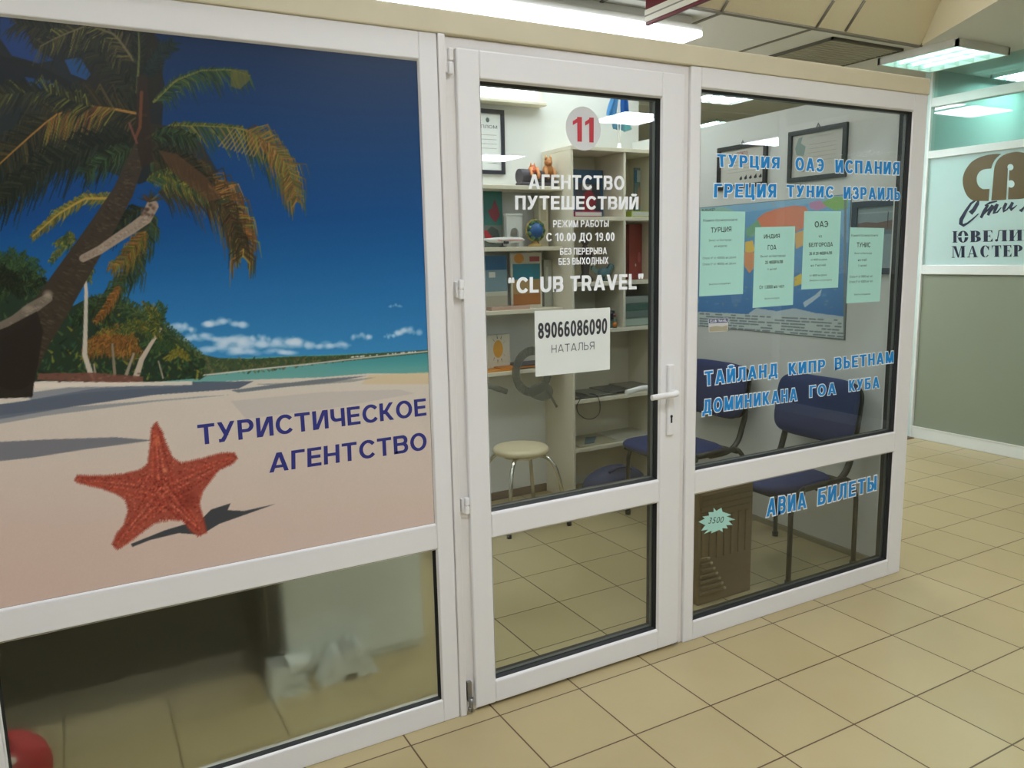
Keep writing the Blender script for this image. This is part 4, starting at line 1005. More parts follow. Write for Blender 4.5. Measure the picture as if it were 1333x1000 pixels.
def xz(u, v, y): p = at(u, v, 1, y); return float(p[0]), float(p[2])
def span(u0, u1, vt, z, y):
    vb = to_px((2.3, y, z))[1]
    x0, x1 = float(at(u0, vb, 1, y)[0]), float(at(u1, vb, 1, y)[0])
    if z in CT: x0, x1 = max(x0, CX0+.021, 2.967 if u0 > 801 and z > 1 else 0), min(x1, CX1-.021)            # stays between the cabinet sides
    else: x1 = min(x1, CX0-.004)
    return x0, x1, float(at((u0+u1)/2, vt, 1, y)[2])
def card(name, label, cat, u0, u1, vt, z, y, base, layers, d=.012, group=None, lean=0.0):
    """upright printed card / book / picture standing on a shelf; layers = (part name, unit outline, material)"""
    x0, x1, zt = span(u0, u1, vt, z, y)
    t = thing(name, label, cat, ((x0+x1)/2, y, z), group)
    k = lambda a, c, o=0: (x0+(x1-x0)*a, y-o+lean*c*(zt-z), z+(zt-z)*c)
    b = new(); slab(b, [k(0, 0), k(1, 0), k(1, 1), k(0, 1)], (0, d, 0)); obj('body', b, base, t)
    for i, (pn, ol, m) in enumerate(layers):
        b = new(); slab(b, [k(a, c, .0006*(i+1)) for a, c in ol], (0, .0004, 0)); obj(pn, b, m, t)
    return t
def C_(r, g, b_): return mat('print %d %d %d' % (r, g, b_), (r, g, b_), .45)
def R_(a, c, e, g): return [(a, c), (e, c), (e, g), (a, g)]
def O_(cx, cy, rx, ry, n=14): return [(cx+rx*math.cos(2*PI*k/n), cy+ry*math.sin(2*PI*k/n)) for k in range(n)]
# ---- second shelf
card('travel_poster', 'teal picture card with red flower on the second shelf', 'picture', 622, 655, 245, SH[1], 1.93, C_(40, 120, 112),
     [('picture_band', R_(0, 0, 1, .38), C_(120, 130, 122)), ('flower', [(.55, .5), (.72, .42), (.9, .55), (.82, .68), (.7, .82), (.58, .66), (.42, .62)], C_(140, 44, 64)), ('rocks', [(.3, .1), (.6, .06), (.9, .12), (.8, .3), (.55, .36), (.35, .28)], C_(70, 84, 78))])
card('cream_box', 'narrow cream box on the second shelf beside the globe', 'box', 702, 714, 254, SH[1], 1.90, C_(222, 214, 186), [('side_label', R_(.2, .5, .8, .8), C_(206, 196, 166))], .06)
t = thing('arch_figurine', 'white arch-shaped souvenir behind the toy airplane', 'figurine', (*span(660, 679, 283, SH[1], 1.88)[:1], 1.88, SH[1]))
x0, x1, zt = span(659, 679, 281, SH[1], 1.88); w = x1-x0; h = zt-SH[1]
b = new(); n = 10
outl = [(x0, SH[1]), (x0, zt), (x1, zt), (x1, SH[1]), (x1-w*.22, SH[1])] + [((x0+x1)/2+w*.28*math.cos(PI*k/n), SH[1]+h*.45+w*.28*math.sin(PI*k/n)) for k in range(n+1)] + [(x0+w*.22, SH[1])]
slab(b, [(x, 1.87, z) for x, z in outl], (0, .03, 0)); obj('arch', b, C_(232, 234, 230), t)
b = new(); box(b, x0-.004, x1+.004, 1.864, 1.906, zt, zt+.012, .002); obj('cornice', b, C_(232, 234, 230), t)
x0, x1, zt = span(682, 710, 287, SH[1], 1.85); cx = (x0+x1)/2
t = thing('globe_ornament', 'round blue and gold ornament on the second shelf', 'ornament', (cx, 1.85, SH[1]))
b = new(); lathe(b, cx, 1.85, [(.045, SH[1]), (.047, SH[1]+.008), (.02, SH[1]+.02), (.014, SH[1]+.035)], 20); obj('base', b, C_(176, 142, 74), t)
rr = (zt-SH[1]-.03)/2
b = new(); ball(b, (cx, 1.85, SH[1]+.032+rr), rr*.86, seg=20); obj('ball', b, C_(40, 92, 150), t)
b = new(); tube(b, [(cx+rr*math.cos(a), 1.85-.01, SH[1]+.032+rr+rr*math.sin(a)) for a in [k*2*PI/24 for k in range(25)]], .006, 8); obj('ring', b, C_(170, 150, 80), t)
b = new()
for k in range(9): a = k*.7; ball(b, (cx+rr*.8*math.cos(a), 1.83, SH[1]+.032+rr+rr*.8*math.sin(a)), .014, seg=8)
obj('leaves', b, C_(84, 120, 78), t)
# toy airplane
x0, x1, zt = span(630, 683, 300, SH[1], 1.83); L = x1-x0; zc = SH[1]+.040
t = thing('toy_airplane', 'white model airplane with red tail on the second shelf', 'model airplane', ((x0+x1)/2, 1.83, SH[1]))
b = new(); rs = [.004, .012, .016, .017, .017, .015, .009, .003]; xs = [0, .12, .3, .5, .7, .86, .95, 1]
tube(b, [(x0+L*s, 1.83, zc+(.006 if s == 0 else 0)) for s in xs], rs, 14); obj('fuselage', b, C_(236, 236, 234), t)
b = new(); slab(b, [(x0-.004, 1.829, zt), (x0+.022, 1.829, zt), (x0+L*.22, 1.829, zc+.012), (x0+L*.06, 1.829, zc+.006)], (0, .003, 0)); obj('tail_fin', b, C_(190, 30, 44), t)
b = new(); slab(b, [(x0+L*.4, 1.83, zc-.006), (x0+L*.58, 1.83, zc-.006), (x0+L*.44, 1.79, zc-.002), (x0+L*.36, 1.79, zc-.002)], (0, 0, .003)); slab(b, [(x0+L*.4, 1.83, zc-.006), (x0+L*.58, 1.83, zc-.006), (x0+L*.44, 1.90, zc-.002), (x0+L*.36, 1.90, zc-.002)], (0, 0, .003)); obj('wings', b, C_(220, 222, 222), t)
b = new(); tube(b, [(x0+L*.44, 1.805, zc-.014), (x0+L*.54, 1.805, zc-.014)], .008, 10); obj('engine', b, C_(70, 70, 76), t)
b = new(); slab(b, [(x0+L*.3, 1.8115, zc-.002), (x0+L*.92, 1.8125, zc-.002), (x0+L*.92, 1.8125, zc+.002), (x0+L*.3, 1.8115, zc+.002)], (0, .003, 0)); obj('red_stripe', b, C_(200, 60, 66), t)
b = new(); lathe(b, x0+L*.45, 1.83, [(.02, SH[1]), (.02, SH[1]+.005), (.005, SH[1]+.008), (.005, zc-.01)], 12); obj('stand', b, C_(50, 50, 54), t)
# ---- top shelf figurine: two animals seated on a dark log
x0, x1, zt = span(676, 722, 203, SH[0], 1.86); w = x1-x0
t = thing('animal_figurine', 'figurine of two orange animals seated on a dark log, top shelf', 'figurine', ((x0+x1)/2, 1.86, SH[0]))
b = new(); tube(b, [(x0, 1.86, SH[0]+.055), (x0+w*.3, 1.86, SH[0]+.06), (x1-w*.1, 1.86, SH[0]+.045)], [.045, .04, .042], 14)
box(b, x0-.005, x1, 1.82, 1.90, SH[0]+.0005, SH[0]+.025, .008); obj('log', b, C_(78, 72, 80), t)
for (cx, hh, c1, c2) in ((x0+w*.34, zt-SH[0]-.045, (214, 106, 74), (226, 150, 92)), (x0+w*.78, zt-SH[0], (186, 122, 66), (206, 146, 90))):
    zb = SH[0]+.06
    b = new(); rs = .034 if hh > .15 else .026
    ball(b, (cx, 1.845, zb+.03), rs, (1.05, .9, 1.25)); ball(b, (cx-.005, 1.835, SH[0]+hh-.038), rs*.72, (1, 1, 1.05)); ball(b, (cx-.012, 1.81, SH[0]+hh-.045), rs*.35)
    obj('animal_body', b, C_(*c1), t)
    for s in (-1, 1):
        b = new(); lathe(b, cx-.005+s*rs*.45, 1.835, [(rs*.28, SH[0]+hh-.022), (rs*.2, SH[0]+hh-.008), (.001, SH[0]+hh+.004)], 10); obj('ear', b, C_(*c2), t)
    for s in (-1, 1):
        b = new(); tube(b, [(cx+s*rs*.7, 1.83, zb+.045), (cx+s*rs*.9, 1.815, zb+.01), (cx+s*rs*.5, 1.805, zb-.012)], [.011, .010, .012], 8); obj('limb', b, C_(*c2), t)
# ---- third shelf
card('holiday_brochure', 'blue sea brochure at the left end of the third shelf', 'brochure', 620, 661, 333, SH[2], 1.88, C_(126, 154, 168),
     [('blue_top', R_(0, .74, 1, 1), C_(26, 104, 160)), ('white_boat', R_(.42, .6, .62, .7), C_(226, 226, 220)), ('pale_sand', R_(0, 0, 1, .26), C_(186, 180, 160)), ('shore_line', R_(0, .26, 1, .34), C_(206, 206, 190))])
card('holiday_brochure', 'brochure with orange sun and beach in clear holder, third shelf', 'brochure', 666, 706, 329, SH[2], 1.88, C_(214, 206, 186),
     [('sea', R_(.06, .5, .94, .8), C_(40, 128, 150)), ('sand', R_(.06, .26, .94, .52), C_(178, 146, 96)), ('brown_band', R_(.06, .06, .94, .26), C_(176, 112, 52)), ('sun', O_(.26, .9, .16, .09), C_(226, 150, 40)), ('red_lettering', R_(.6, .84, .92, .93), C_(178, 82, 84))])
card('grey_folder', 'pale grey folder at the right end of the third shelf', 'folder', 709, 733, 338, SH[2], 1.90, C_(186, 186, 172), [('spine_label', R_(.2, .55, .5, .85), C_(206, 206, 196))], .03)
card('pink_box', 'flat dull pink box lying under the brochures on the third shelf', 'box', 640, 690, 399, SH[2], 1.80, C_(196, 160, 142), [('lid_edge', R_(0, .7, 1, 1), C_(206, 174, 158))], .06)
# ---- fourth shelf
card('sun_card', 'white card with orange sun emblem on the fourth shelf', 'card', 624, 664, 436, SH[3], 1.90, C_(222, 216, 198),
     [('sun_emblem', O_(.62, .58, .16, .26), C_(226, 168, 70))] + [('sun_ray', [(.62+.2*math.cos(a)-.01*math.sin(a), .58+.31*math.sin(a)), (.62+.28*math.cos(a), .58+.44*math.sin(a)), (.62+.2*math.cos(a)+.02*math.sin(a), .58+.31*math.sin(a))], C_(120, 96, 60)) for a in [k*2*PI/11 for k in range(11)]])
for k, (u0, u1, zz_, c) in enumerate(((630, 668, 0, (214, 140, 46)), (650, 700, .008, (206, 126, 40)), (672, 712, .016, (84, 78, 92)))):
    x0, x1, _ = span(u0, u1, 480, SH[3], 1.83)
    b = new(); box(b, x0, x1, 1.79+k*.006, 1.93+k*.01, SH[3]+zz_, SH[3]+zz_+.008, .001)
    tag(obj('flat_brochure', b, C_(*c)), ('orange brochure lying at the left of the fourth shelf', 'darker orange brochure, middle of the three lying on the fourth shelf', 'dark brochure on top of the orange ones, fourth shelf')[k], 'brochure', 'brochures lying on the fourth shelf')
# grey ring ornament leaning against the shelf fronts
M_RING = mat('smoky grey plastic', (118, 120, 110), .4, alpha=.6)
c0 = at(694, 484, 1, YS-.03); ro = .132
t = thing('ring_ornament', 'smoky grey ring with short bars, partly behind the phone number sheet', 'ornament', tuple(c0))
el = lambda r, a: (c0[0]+r*1.0*math.cos(a), YS-.025, c0[2]+r*1.12*math.sin(a))
b = new(); n = 40
for k in range(n):
    a0, a1 = 2*PI*k/n, 2*PI*(k+1)/n
    slab(b, [el(ro, a0), el(ro, a1), el(ro*.66, a1), el(ro*.66, a0)], (0, .012, 0))
bmesh.ops.remove_doubles(b, verts=b.verts[:], dist=1e-5); obj('ring', b, M_RING, t)
cf = at(703, 510, 1, YS-.03)
b = new(); slab(b, [(cf[0]+.085*math.cos(a)-.012*math.sin(a), YS-.037, cf[2]+.055*math.sin(a)*(1+.25*math.cos(a))) for a in [k*2*PI/28 for k in range(28)]], (0, .010, 0)); obj('lower_fill', b, M_RING, t)
for p, q, r in (((628, 500), (660, 510), .017), ((711, 506), (725, 530), .008)):
    a, c = at(*p, 1, YS-.02), at(*q, 1, YS-.02)
    b = new(); tube(b, [(a[0], YS-.02, a[2]), (c[0], YS-.02, c[2])], r, 10, sx=.5); obj('bar', b, M_RING, t)
# ---- stool
M_SEAT = mat('cream stool seat', (216, 202, 168), .4, noise=.03, scale=15)
sx_, sy_ = 2.125, 1.56
t = thing('stool', 'round cream stool with bent chrome legs against the back wall', 'stool', (sx_, sy_, 0))
b = new(); lathe(b, sx_, sy_, [(.135, .405), (.150, .408), (.158, .418), (.158, .430), (.150, .441), (.11, .446), (.02, .447)], 36); obj('seat', b, M_SEAT, t)
for k in range(4):
    a = PI/4+k*PI/2; dx, dy = math.cos(a), math.sin(a)
    p = [(sx_+dx*r, sy_+dy*r, z) for r, z in ((.06, .396), (.12, .396))] + [Vector((sx_+dx*.12, sy_+dy*.12, .396)).lerp(Vector((0, 0, 0)), 0)]
    pts = [(sx_+dx*.05, sy_+dy*.05, .396)] + arc((sx_+dx*.115, sy_+dy*.115, .396), (sx_+dx*.185, sy_+dy*.185, .392), (sx_+dx*.215, sy_+dy*.215, .28), 8) + [Vector((sx_+dx*.272, sy_+dy*.272, .012))]
    b = new(); tube(b, pts, .0115, 12); lg = obj('leg', b, M_CHROME, t)
    b = new(); tube(b, [(sx_+dx*.271, sy_+dy*.271, .03), (sx_+dx*.273, sy_+dy*.273, 0.0)], .014, 10); obj('rubber_foot', b, M_BLACK, lg)
b = new(); tube(b, [(sx_+.10*math.cos(k*PI/12), sy_+.10*math.sin(k*PI/12), .396) for k in range(25)], .010, 8); obj('under_ring', b, M_CHROME, t)

# ---- cabinet contents
x, z = xz(806, 190, 1.84); CTOP = 2.112
t = thing('pennant_stand', 'blue and white pennants on a small white stand, cabinet top', 'flag', (x, 1.84, CTOP))
b = new(); lathe(b, x, 1.84, [(.045, CTOP), (.045, CTOP+.006), (.014, CTOP+.022), (.010, CTOP+.05)], 20); obj('base', b, C_(238, 238, 232), t)
for s in (-1, 1):
    b = new(); tube(b, [(x, 1.84, CTOP+.03), (x+s*.022, 1.84, CTOP+.30)], .0035, 8); obj('pole', b, C_(240, 240, 236), t)
def cloth(P, n=8, amp=.012):
    b = new(); (a, c, e, g) = [Vector(p) for p in P]; rows = []
    for i in range(n+1):
        r = []
        for j in range(n+1):
            q = (a.lerp(c, i/n)).lerp(g.lerp(e, i/n), j/n); q.y += amp*math.sin(i*1.5+j*.4); r.append(b.verts.new(q))
        rows.append(r)
    for i in range(n):
        for j in range(n): b.faces.new((rows[i][j], rows[i+1][j], rows[i+1][j+1], rows[i][j+1])).smooth = True
    return b
def cl(pts, y): return [(float(p[0]), y, float(p[2])) for p in (at(u, v, 1, y) for u, v in pts)]
for pts, c, y in (([(797, 124), (805, 124), (803, 160), (789, 150)], (84, 160, 214), 1.83), ([(808, 124), (816, 126), (822, 156), (810, 160)], (24, 116, 196), 1.83), ([(798, 152), (808, 150), (812, 170), (798, 168)], (120, 176, 206), 1.85), ([(808, 156), (820, 158), (824, 168), (812, 172)], (140, 206, 212), 1.85)):
    b = cloth(cl(pts, y)); bmesh.ops.solidify(b, geom=b.faces[:], thickness=.002); obj('pennant', b, C_(*c), t)
card('framed_picture', 'blue framed picture with red figure in the cabinet, upper left', 'picture', 746, 785, 221, CT[0], 1.90, C_(54, 96, 134),
     [('dark_field', R_(.08, .05, .92, .72), C_(70, 74, 84)), ('red_figure', [(.3, .1), (.7, .1), (.78, .4), (.55, .62), (.35, .5)], C_(158, 46, 60)), ('pale_patch', R_(.3, .58, .62, .7), C_(190, 190, 186))], .02)
card('holiday_brochure', 'colourful brochure standing in the upper right of the cabinet', 'brochure', 826, 858, 219, CT[0], 1.88, C_(118, 142, 138),
     [('blue_band', R_(0, .7, .4, .95), C_(56, 124, 164)), ('pale_band', R_(.4, .72, 1, .95), C_(196, 204, 200)), ('warm_patch', [(.45, .2), (.95, .25), (.95, .65), (.6, .6)], C_(184, 146, 116)), ('green_patch', R_(.05, .2, .42, .5), C_(96, 112, 92))])
for nm, lb, ct, u0, u1, vt, z, y, c, dd, hh in (
    ('book', 'magenta book lying on the upper cabinet shelf below the blue picture', 'book', 748, 783, 0, CT[0], 1.72, (172, 36, 96), .14, .030),
    ('book', 'lime green book lying on the upper cabinet shelf, right side', 'book', 822, 858, 0, CT[0], 1.72, (170, 186, 70), .13, .036),
    ('binder', 'dark green binder, lowest of the stack in the cabinet', 'binder', 748, 800, 0, CT[2], 1.73, (44, 78, 74), .2, .05),
    ('paper_stack', 'grey-green paper stack lying at the right of the binders', 'papers', 808, 856, 0, CT[2], 1.73, (126, 140, 130), .2, .05)):
    x0, x1, _ = span(u0, u1, 400, z, y)
    t = thing(nm, lb, ct, ((x0+x1)/2, y, z)); b = new(); box(b, x0, x1, y, y+dd, z, z+hh, .003); obj('cover', b, C_(*c), t)
    b = new(); box(b, x0+.006, x1+.0006, y-.0008, y+dd-.004, z+.005, z+hh-.005); obj('pages', b, C_(206, 206, 194) if nm == 'book' else C_(min(255, c[0]+46), min(255, c[1]+46), min(255, c[2]+42)), t)
x0, x1, _ = span(748, 800, 400, CT[2], 1.74)
b = new(); box(b, x0, x1-.01, 1.735, 1.92, CT[2]+.0505, CT[2]+.085, .003); tag(obj('binder', b, C_(38, 48, 50)), 'black binder, middle of the stack in the cabinet', 'binder')
t = thing('keyboard', 'black keyboard lying on top of the binder stack', 'keyboard', (x0+.1, 1.8, CT[2]+.086))
b = new(); box(b, x0, x1-.004, 1.73, 1.86, CT[2]+.0855, CT[2]+.104, .003); obj('case', b, C_(52, 54, 56), t)
b = new()
for i in range(12):
    for j in range(4): box(b, x0+.01+i*(x1-x0-.03)/12, x0+.01+(i+.8)*(x1-x0-.03)/12, 1.74+j*.028, 1.762+j*.028, CT[2]+.104, CT[2]+.109)
for i in range(12): box(b, x0+.01+i*(x1-x0-.03)/12, x0+.01+(i+.7)*(x1-x0-.03)/12, 1.7285, 1.731, CT[2]+.088, CT[2]+.101)
obj('keys', b, C_(112, 112, 110), t)
for k, (c, lb) in enumerate((((104, 122, 116), 'grey tray standing on the grey-green paper stack'), ((70, 104, 92), 'dark green folder on top of the grey tray'), ((150, 158, 150), 'pale folder topmost of the pile at the right of the binders'))):
    x0, x1, _ = span(808, 858, 390, CT[2], 1.74)
    b = new(); box(b, x0+k*.004, x1-k*.006, 1.735, 1.92, CT[2]+.0505+k*.045, CT[2]+.0505+k*.045+.0445, .004); tag(obj('folder', b, C_(*c)), lb, 'folder', 'folders piled in the cabinet')
x, z = xz(800, 425, 1.715)
t = thing('small_bottle', 'small bottle with orange label in front of the binders', 'bottle', (x, 1.713, CT[2]))
b = new(); lathe(b, x, 1.713, [(.012, CT[2]), (.013, CT[2]+.004), (.013, CT[2]+.05), (.006, CT[2]+.062), (.006, CT[2]+.07)], 16); obj('bottle', b, C_(96, 112, 92), t)
b = new(); lathe(b, x, 1.713, [(.0136, CT[2]+.008), (.0136, CT[2]+.034)], 16); obj('label', b, C_(206, 120, 50), t)
b = new(); lathe(b, x, 1.713, [(.0075, CT[2]+.068), (.0075, CT[2]+.08)], 12); obj('cap', b, C_(150, 44, 40), t)
card('red_folder', 'large dull red folder standing at the right of the cabinet', 'folder', 819, 852, 292, CT[1], 1.86, C_(160, 70, 62), [('flower_sticker', O_(.78, .4, .12, .1), C_(196, 100, 100)), ('small_star', O_(.5, .26, .05, .03, 7), C_(206, 206, 190))], .04)
x, z = xz(786, 360, 1.80)
t = thing('bird_ornament', 'small blue-green bird ornament on the middle cabinet shelf', 'ornament', (x, 1.80, CT[1]))
b = new(); ball(b, (x, 1.80, CT[1]+.052), .032, (1.5, .9, .9)); ball(b, (x+.05, 1.795, CT[1]+.085), .020); tube(b, [(x+.03, 1.8, CT[1]+.06), (x+.05, 1.797, CT[1]+.085)], [.022, .016], 10); obj('body', b, C_(92, 128, 136), t)
b = new(); slab(b, [(x-.03, 1.80, CT[1]+.06), (x-.085, 1.80, CT[1]+.095), (x-.09, 1.80, CT[1]+.07), (x-.04, 1.80, CT[1]+.04)], (0, .01, 0)); obj('tail', b, C_(110, 140, 132), t)
b = new(); lathe(b, x, 1.80, [(.03, CT[1]), (.028, CT[1]+.008), (.008, CT[1]+.012), (.008, CT[1]+.03)], 14); obj('foot', b, C_(60, 80, 84), t)
x, z = xz(762, 360, 1.82)
t = thing('dark_figurine', 'dark standing figurine on the middle cabinet shelf, left side', 'figurine', (x, 1.82, CT[1]))
b = new(); lathe(b, x, 1.82, [(.045, CT[1]), (.045, CT[1]+.02), (.022, CT[1]+.05), (.03, CT[1]+.12), (.034, CT[1]+.17), (.018, CT[1]+.21), (.012, CT[1]+.22)], 18); obj('body', b, C_(74, 62, 60), t)
b = new(); ball(b, (x, 1.82, CT[1]+.245), .026, (1, 1, 1.15)); obj('head', b, C_(96, 84, 78), t)
for s in (-1, 1):
    b = new(); tube(b, [(x+s*.032, 1.815, CT[1]+.185), (x+s*.056, 1.80, CT[1]+.13), (x+s*.03, 1.785, CT[1]+.11)], [.012, .010, .009], 8); obj('arm', b, C_(86, 66, 62), t)
# low shelves: magazines, cable, papers
for k, (u0, u1, c, lb) in enumerate(((748, 775, (58, 60, 62), 'dark magazine at the left of the low cabinet shelf'), (768, 800, (104, 110, 104), 'grey magazine second from the left on the low cabinet shelf'), (792, 826, (66, 72, 74), 'slate magazine third from the left on the low cabinet shelf'), (818, 862, (112, 112, 104), 'pale magazine at the right of the low cabinet shelf'))):
    x0, x1, _ = span(u0, u1, 515, CT[3], 1.74)
    b = new(); box(b, x0, x1, 1.715+k*.002, 1.95, CT[3]+k*.007+.0003, CT[3]+k*.007+.007, .001); o = obj('magazine', b, C_(*c)); tag(o, lb, 'magazine', 'magazines on the low cabinet shelf')
x0, x1, _ = span(750, 772, 515, CT[3], 1.70)
b = new(); cp = [(float(p[0]), 1.690 if i > 0 else 1.75, float(p[2])) for i, p in enumerate(at(u, v, 1, 1.69) for u, v in ((757, 506), (756, 518), (751, 528), (753, 538), (762, 545), (772, 545), (780, 538), (781, 526), (777, 515), (775, 508)))]
cp[0] = (cp[0][0], 1.75, CT[3]+.02); cp[-1] = (cp[-1][0], 1.75, CT[3]+.02)
sm = []
for i in range(len(cp)-1):
    p0, p1, p2, p3 = [Vector(cp[max(0, min(len(cp)-1, i+d))]) for d in (-1, 0, 1, 2)]
    for s in (0, .25, .5, .75):
        sm.append(.5*((2*p1)+(p2-p0)*s+(2*p0-5*p1+4*p2-p3)*s*s+(3*p1-p0-3*p2+p3)*s**3))
tube(b, sm+[Vector(cp[-1])], .0028, 8); tag(obj('cable', b, M_BLACK), 'black cable loop hanging over the edge of the low cabinet shelf', 'cable')
for k, (u0, u1, c, lb, dz) in enumerate(((752, 800, (176, 172, 148), 'cream paper pile lying on the lowest cabinet shelf', .012), (800, 856, (190, 190, 176), 'white paper pile on the lowest cabinet shelf, right side', .016))):
    x0, x1, _ = span(u0, u1, 585, CT[4], 1.74)
    b = new(); box(b, x0, x1, 1.72, 1.96, CT[4]+.0003, CT[4]+dz, .001); tag(obj('paper_pile', b, C_(*c)), lb, 'papers')
x0, x1, _ = span(756, 786, 580, CT[4], 1.78)
b = new(); slab(b, [(x0, 1.74, CT[4]+.0125), (x0+.07, 1.735, CT[4]+.0125), (x1, 1.86, CT[4]+.0125), (x1-.07, 1.88, CT[4]+.0125)], (0, 0, .004)); tag(obj('blue_card', b, C_(76, 112, 130)), 'blue card lying on the cream paper pile in the cabinet', 'card')
# lamp on the back wall and diploma
t = thing('wall_light', 'wall mounted strip light with cream tray high on the back wall', 'wall light', (2.2, 2.0, 2.36))
b = new(); box(b, 1.55, 2.56, 1.93, 2.012, 2.365, 2.385, .004); box(b, 1.55, 2.56, 1.99, 2.012, 2.385, 2.47); obj('tray', b, M_CREAM, t)
b = new(); box(b, 1.6, 2.50, 1.935, 1.99, 2.392, 2.462, .012); obj('tube_cover', b, E_ROOM, t)

# ---- framed papers on walls
M_FRAME = mat('dark slate frame', (44, 46, 58), .35)
M_FRAMEK = mat('black frame', (40, 44, 44), .35)
def framed(label, plane, a0, a1, z0, z1, w, fm, paper, extras, d=.016, hook=True):
    """plane 'x' = on the right wall, 'y' = on the back wall; a = other coordinate"""
    if plane == 'x': P = lambda a, dd, z: (XR-dd, a, z)
    else: P = lambda a, dd, z: (a, 2.012-dd, z)
    t = thing('framed_diploma', label, 'picture frame', P((a0+a1)/2, 0, z0))
    def bar(b, c0, c1, e0, e1, da, db):
        pts = [P(c0, da, e0), P(c1, da, e0), P(c1, da, e1), P(c0, da, e1)]; v = np.array(P(c0, db, e0))-np.array(pts[0]); slab(b, pts, v)
    b = new()
    bar(b, a0, a1, z1-w, z1, 0, d); bar(b, a0, a1, z0, z0+w, 0, d); bar(b, a0, a0+w, z0+w, z1-w, 0, d); bar(b, a1-w, a1, z0+w, z1-w, 0, d); obj('frame', b, fm, t)
    b = new(); bar(b, a0+w*.8, a1-w*.8, z0+w*.8, z1-w*.8, .001, .006); obj('sheet', b, paper, t)
    for nm, m, fn in extras: b = new(); fn(b, P); obj(nm, b, m, t)
    if hook:
        b = new(); am = (a0+a1)/2; p = [P(am-.01, .004, z1), P(am, .004, z1+.02), P(am+.01, .004, z1)]; tube(b, p, .003, 6); obj('hook', b, M_STEEL, t)
    return t
def tx(body, u, off=0.0):                                         # text on a wall: u = (a_left, a_right, z_base, height)
    def fn(b, P): add_text(b, body, [P(u[0], .0068, u[2]+u[3]), P(u[1], .0068, u[2]+u[3]), P(u[1], .0068, u[2]), P(u[0], .0068, u[2])], off)
    return fn
def pl_(pts):
    def fn(b, P): slab(b, [P(a, .0062, z) for a, z in pts], np.array(P(0, .0066, 0))-np.array(P(0, .0062, 0)))
    return fn
M_DOC = mat('diploma paper', (214, 212, 202), .35)
M_INKF = mat('faded ink', (186, 185, 177), .6)
dy0, dy1 = 2.0, float(at(657, 190, 1, 2.0)[0])
framed('dark framed diploma on the back wall, top left behind the door glass', 'y', 2.07, dy1, 1.972, 2.335, .022, M_FRAME, mat('bright diploma paper', (232, 234, 230), .3),
       [('heading', M_INK, tx('ДИПЛОМ', (2.10, dy1-.045, 2.225, .022))), ('emblem', M_INKS, pl_(O_(2.20, 2.275, .012, .014))), ('signature', M_INKS, pl_([(2.18, 2.03), (2.24, 2.036), (2.29, 2.03), (2.24, 2.032)]))] +
       [('text_line', M_INKF, pl_(R_(2.11, 2.19-k*.025, dy1-.05, 2.194-k*.025))) for k in range(4)], hook=False)
d1y = (.866, 1.226)
framed('dark framed diploma with red heading, left of the two above the map', 'x', d1y[0], d1y[1], 1.834, 2.066, .022, M_FRAMEK, M_DOC,
       [('heading', mat('red ink', (178, 56, 60), .5), tx('СОЮЗ', (1.085, 1.005, 2.008, .020), .01))] + [('text_line', M_INKF, pl_(R_(.93, 1.975-k*.018, 1.15, 1.978-k*.018))) for k in range(4)] +
       [('signature', M_INK, pl_([(.90+k*.035, 1.882), (.905+k*.035, 1.900+.004*(k % 2)), (.922+k*.035, 1.886), (.915+k*.035, 1.878)])) for k in range(5)])
framed('large dark framed certificate with green ornament above the map', 'x', .378, .724, 1.834, 2.082, .022, M_FRAMEK, M_DOC,
       [('green_ornament', mat('pale green ornament', (152, 172, 164), .5), pl_([(.63, 1.955), (.675, 1.965), (.685, 2.0), (.665, 2.045), (.64, 2.05), (.65, 2.02), (.62, 2.0)])), ('heading', M_INKF, tx('СЕРТИФИКАТ', (.61, .46, 2.035, .012))), ('signature', M_INKS, tx('подпись', (.65, .59, 1.878, .010)))] +
       [('text_line', M_INKF, pl_(R_(.44, 2.005-k*.02, .60, 2.0075-k*.02))) for k in range(5)])
framed('dark framed photograph of a long building at the right of the map', 'x', .083, .330, 1.380, 1.712, .028, mat('slate blue frame', (48, 62, 78), .35), mat('hazy sky photograph', (150, 168, 172), .35),
       [('building', mat('brown building', (128, 104, 96), .6), pl_([(.12, 1.58), (.30, 1.576), (.30, 1.612), (.26, 1.618), (.20, 1.612), (.12, 1.622)])), ('shore', mat('grey water', (112, 130, 138), .5), pl_(R_(.115, 1.56, .30, 1.58))), ('mast', M_INK, pl_([(.143, 1.58), (.147, 1.58), (.147, 1.66), (.143, 1.66)])), ('cloud_line', mat('pale cloud', (176, 188, 190), .5), pl_(R_(.115, 1.655, .30, 1.662)))])
# ---- world map
cm = Canvas(890, 1112, 248, 450, 3)
U, V = cm.U, cm.V
k = np.clip((V-262)/150, 0, 1)[..., None]
cm.a[:] = np.array([92, 146, 184.])*(1-k)+np.array([48, 98, 156.])*k
q = lambda pts: [(890+a*.225, 250+c*.225) for a, c in pts]
rm = random.Random(5)
cm.poly(q([(60, 90), (300, 60), (600, 20), (960, -20), (960, 60), (700, 70), (400, 110), (60, 160)]), (118, 160, 188), .7)
cm.poly(q([(400, 205), (430, 150), (470, 120), (545, 95), (640, 78), (705, 84), (722, 112), (700, 160), (690, 210), (640, 235), (560, 260), (470, 240)]), (196, 104, 72))
cm.poly(q([(360, 215), (430, 160), (450, 205), (400, 260), (362, 270)]), (96, 146, 110)); cm.poly(q([(355, 290), (400, 280), (412, 340), (385, 355), (356, 345)]), (216, 168, 66))
cm.poly(q([(350, 350), (410, 350), (405, 440), (380, 470), (352, 430)]), (204, 128, 80)); cm.poly(q([(725, 62), (790, 48), (836, 84), (770, 108), (730, 92)]), (170, 112, 148))
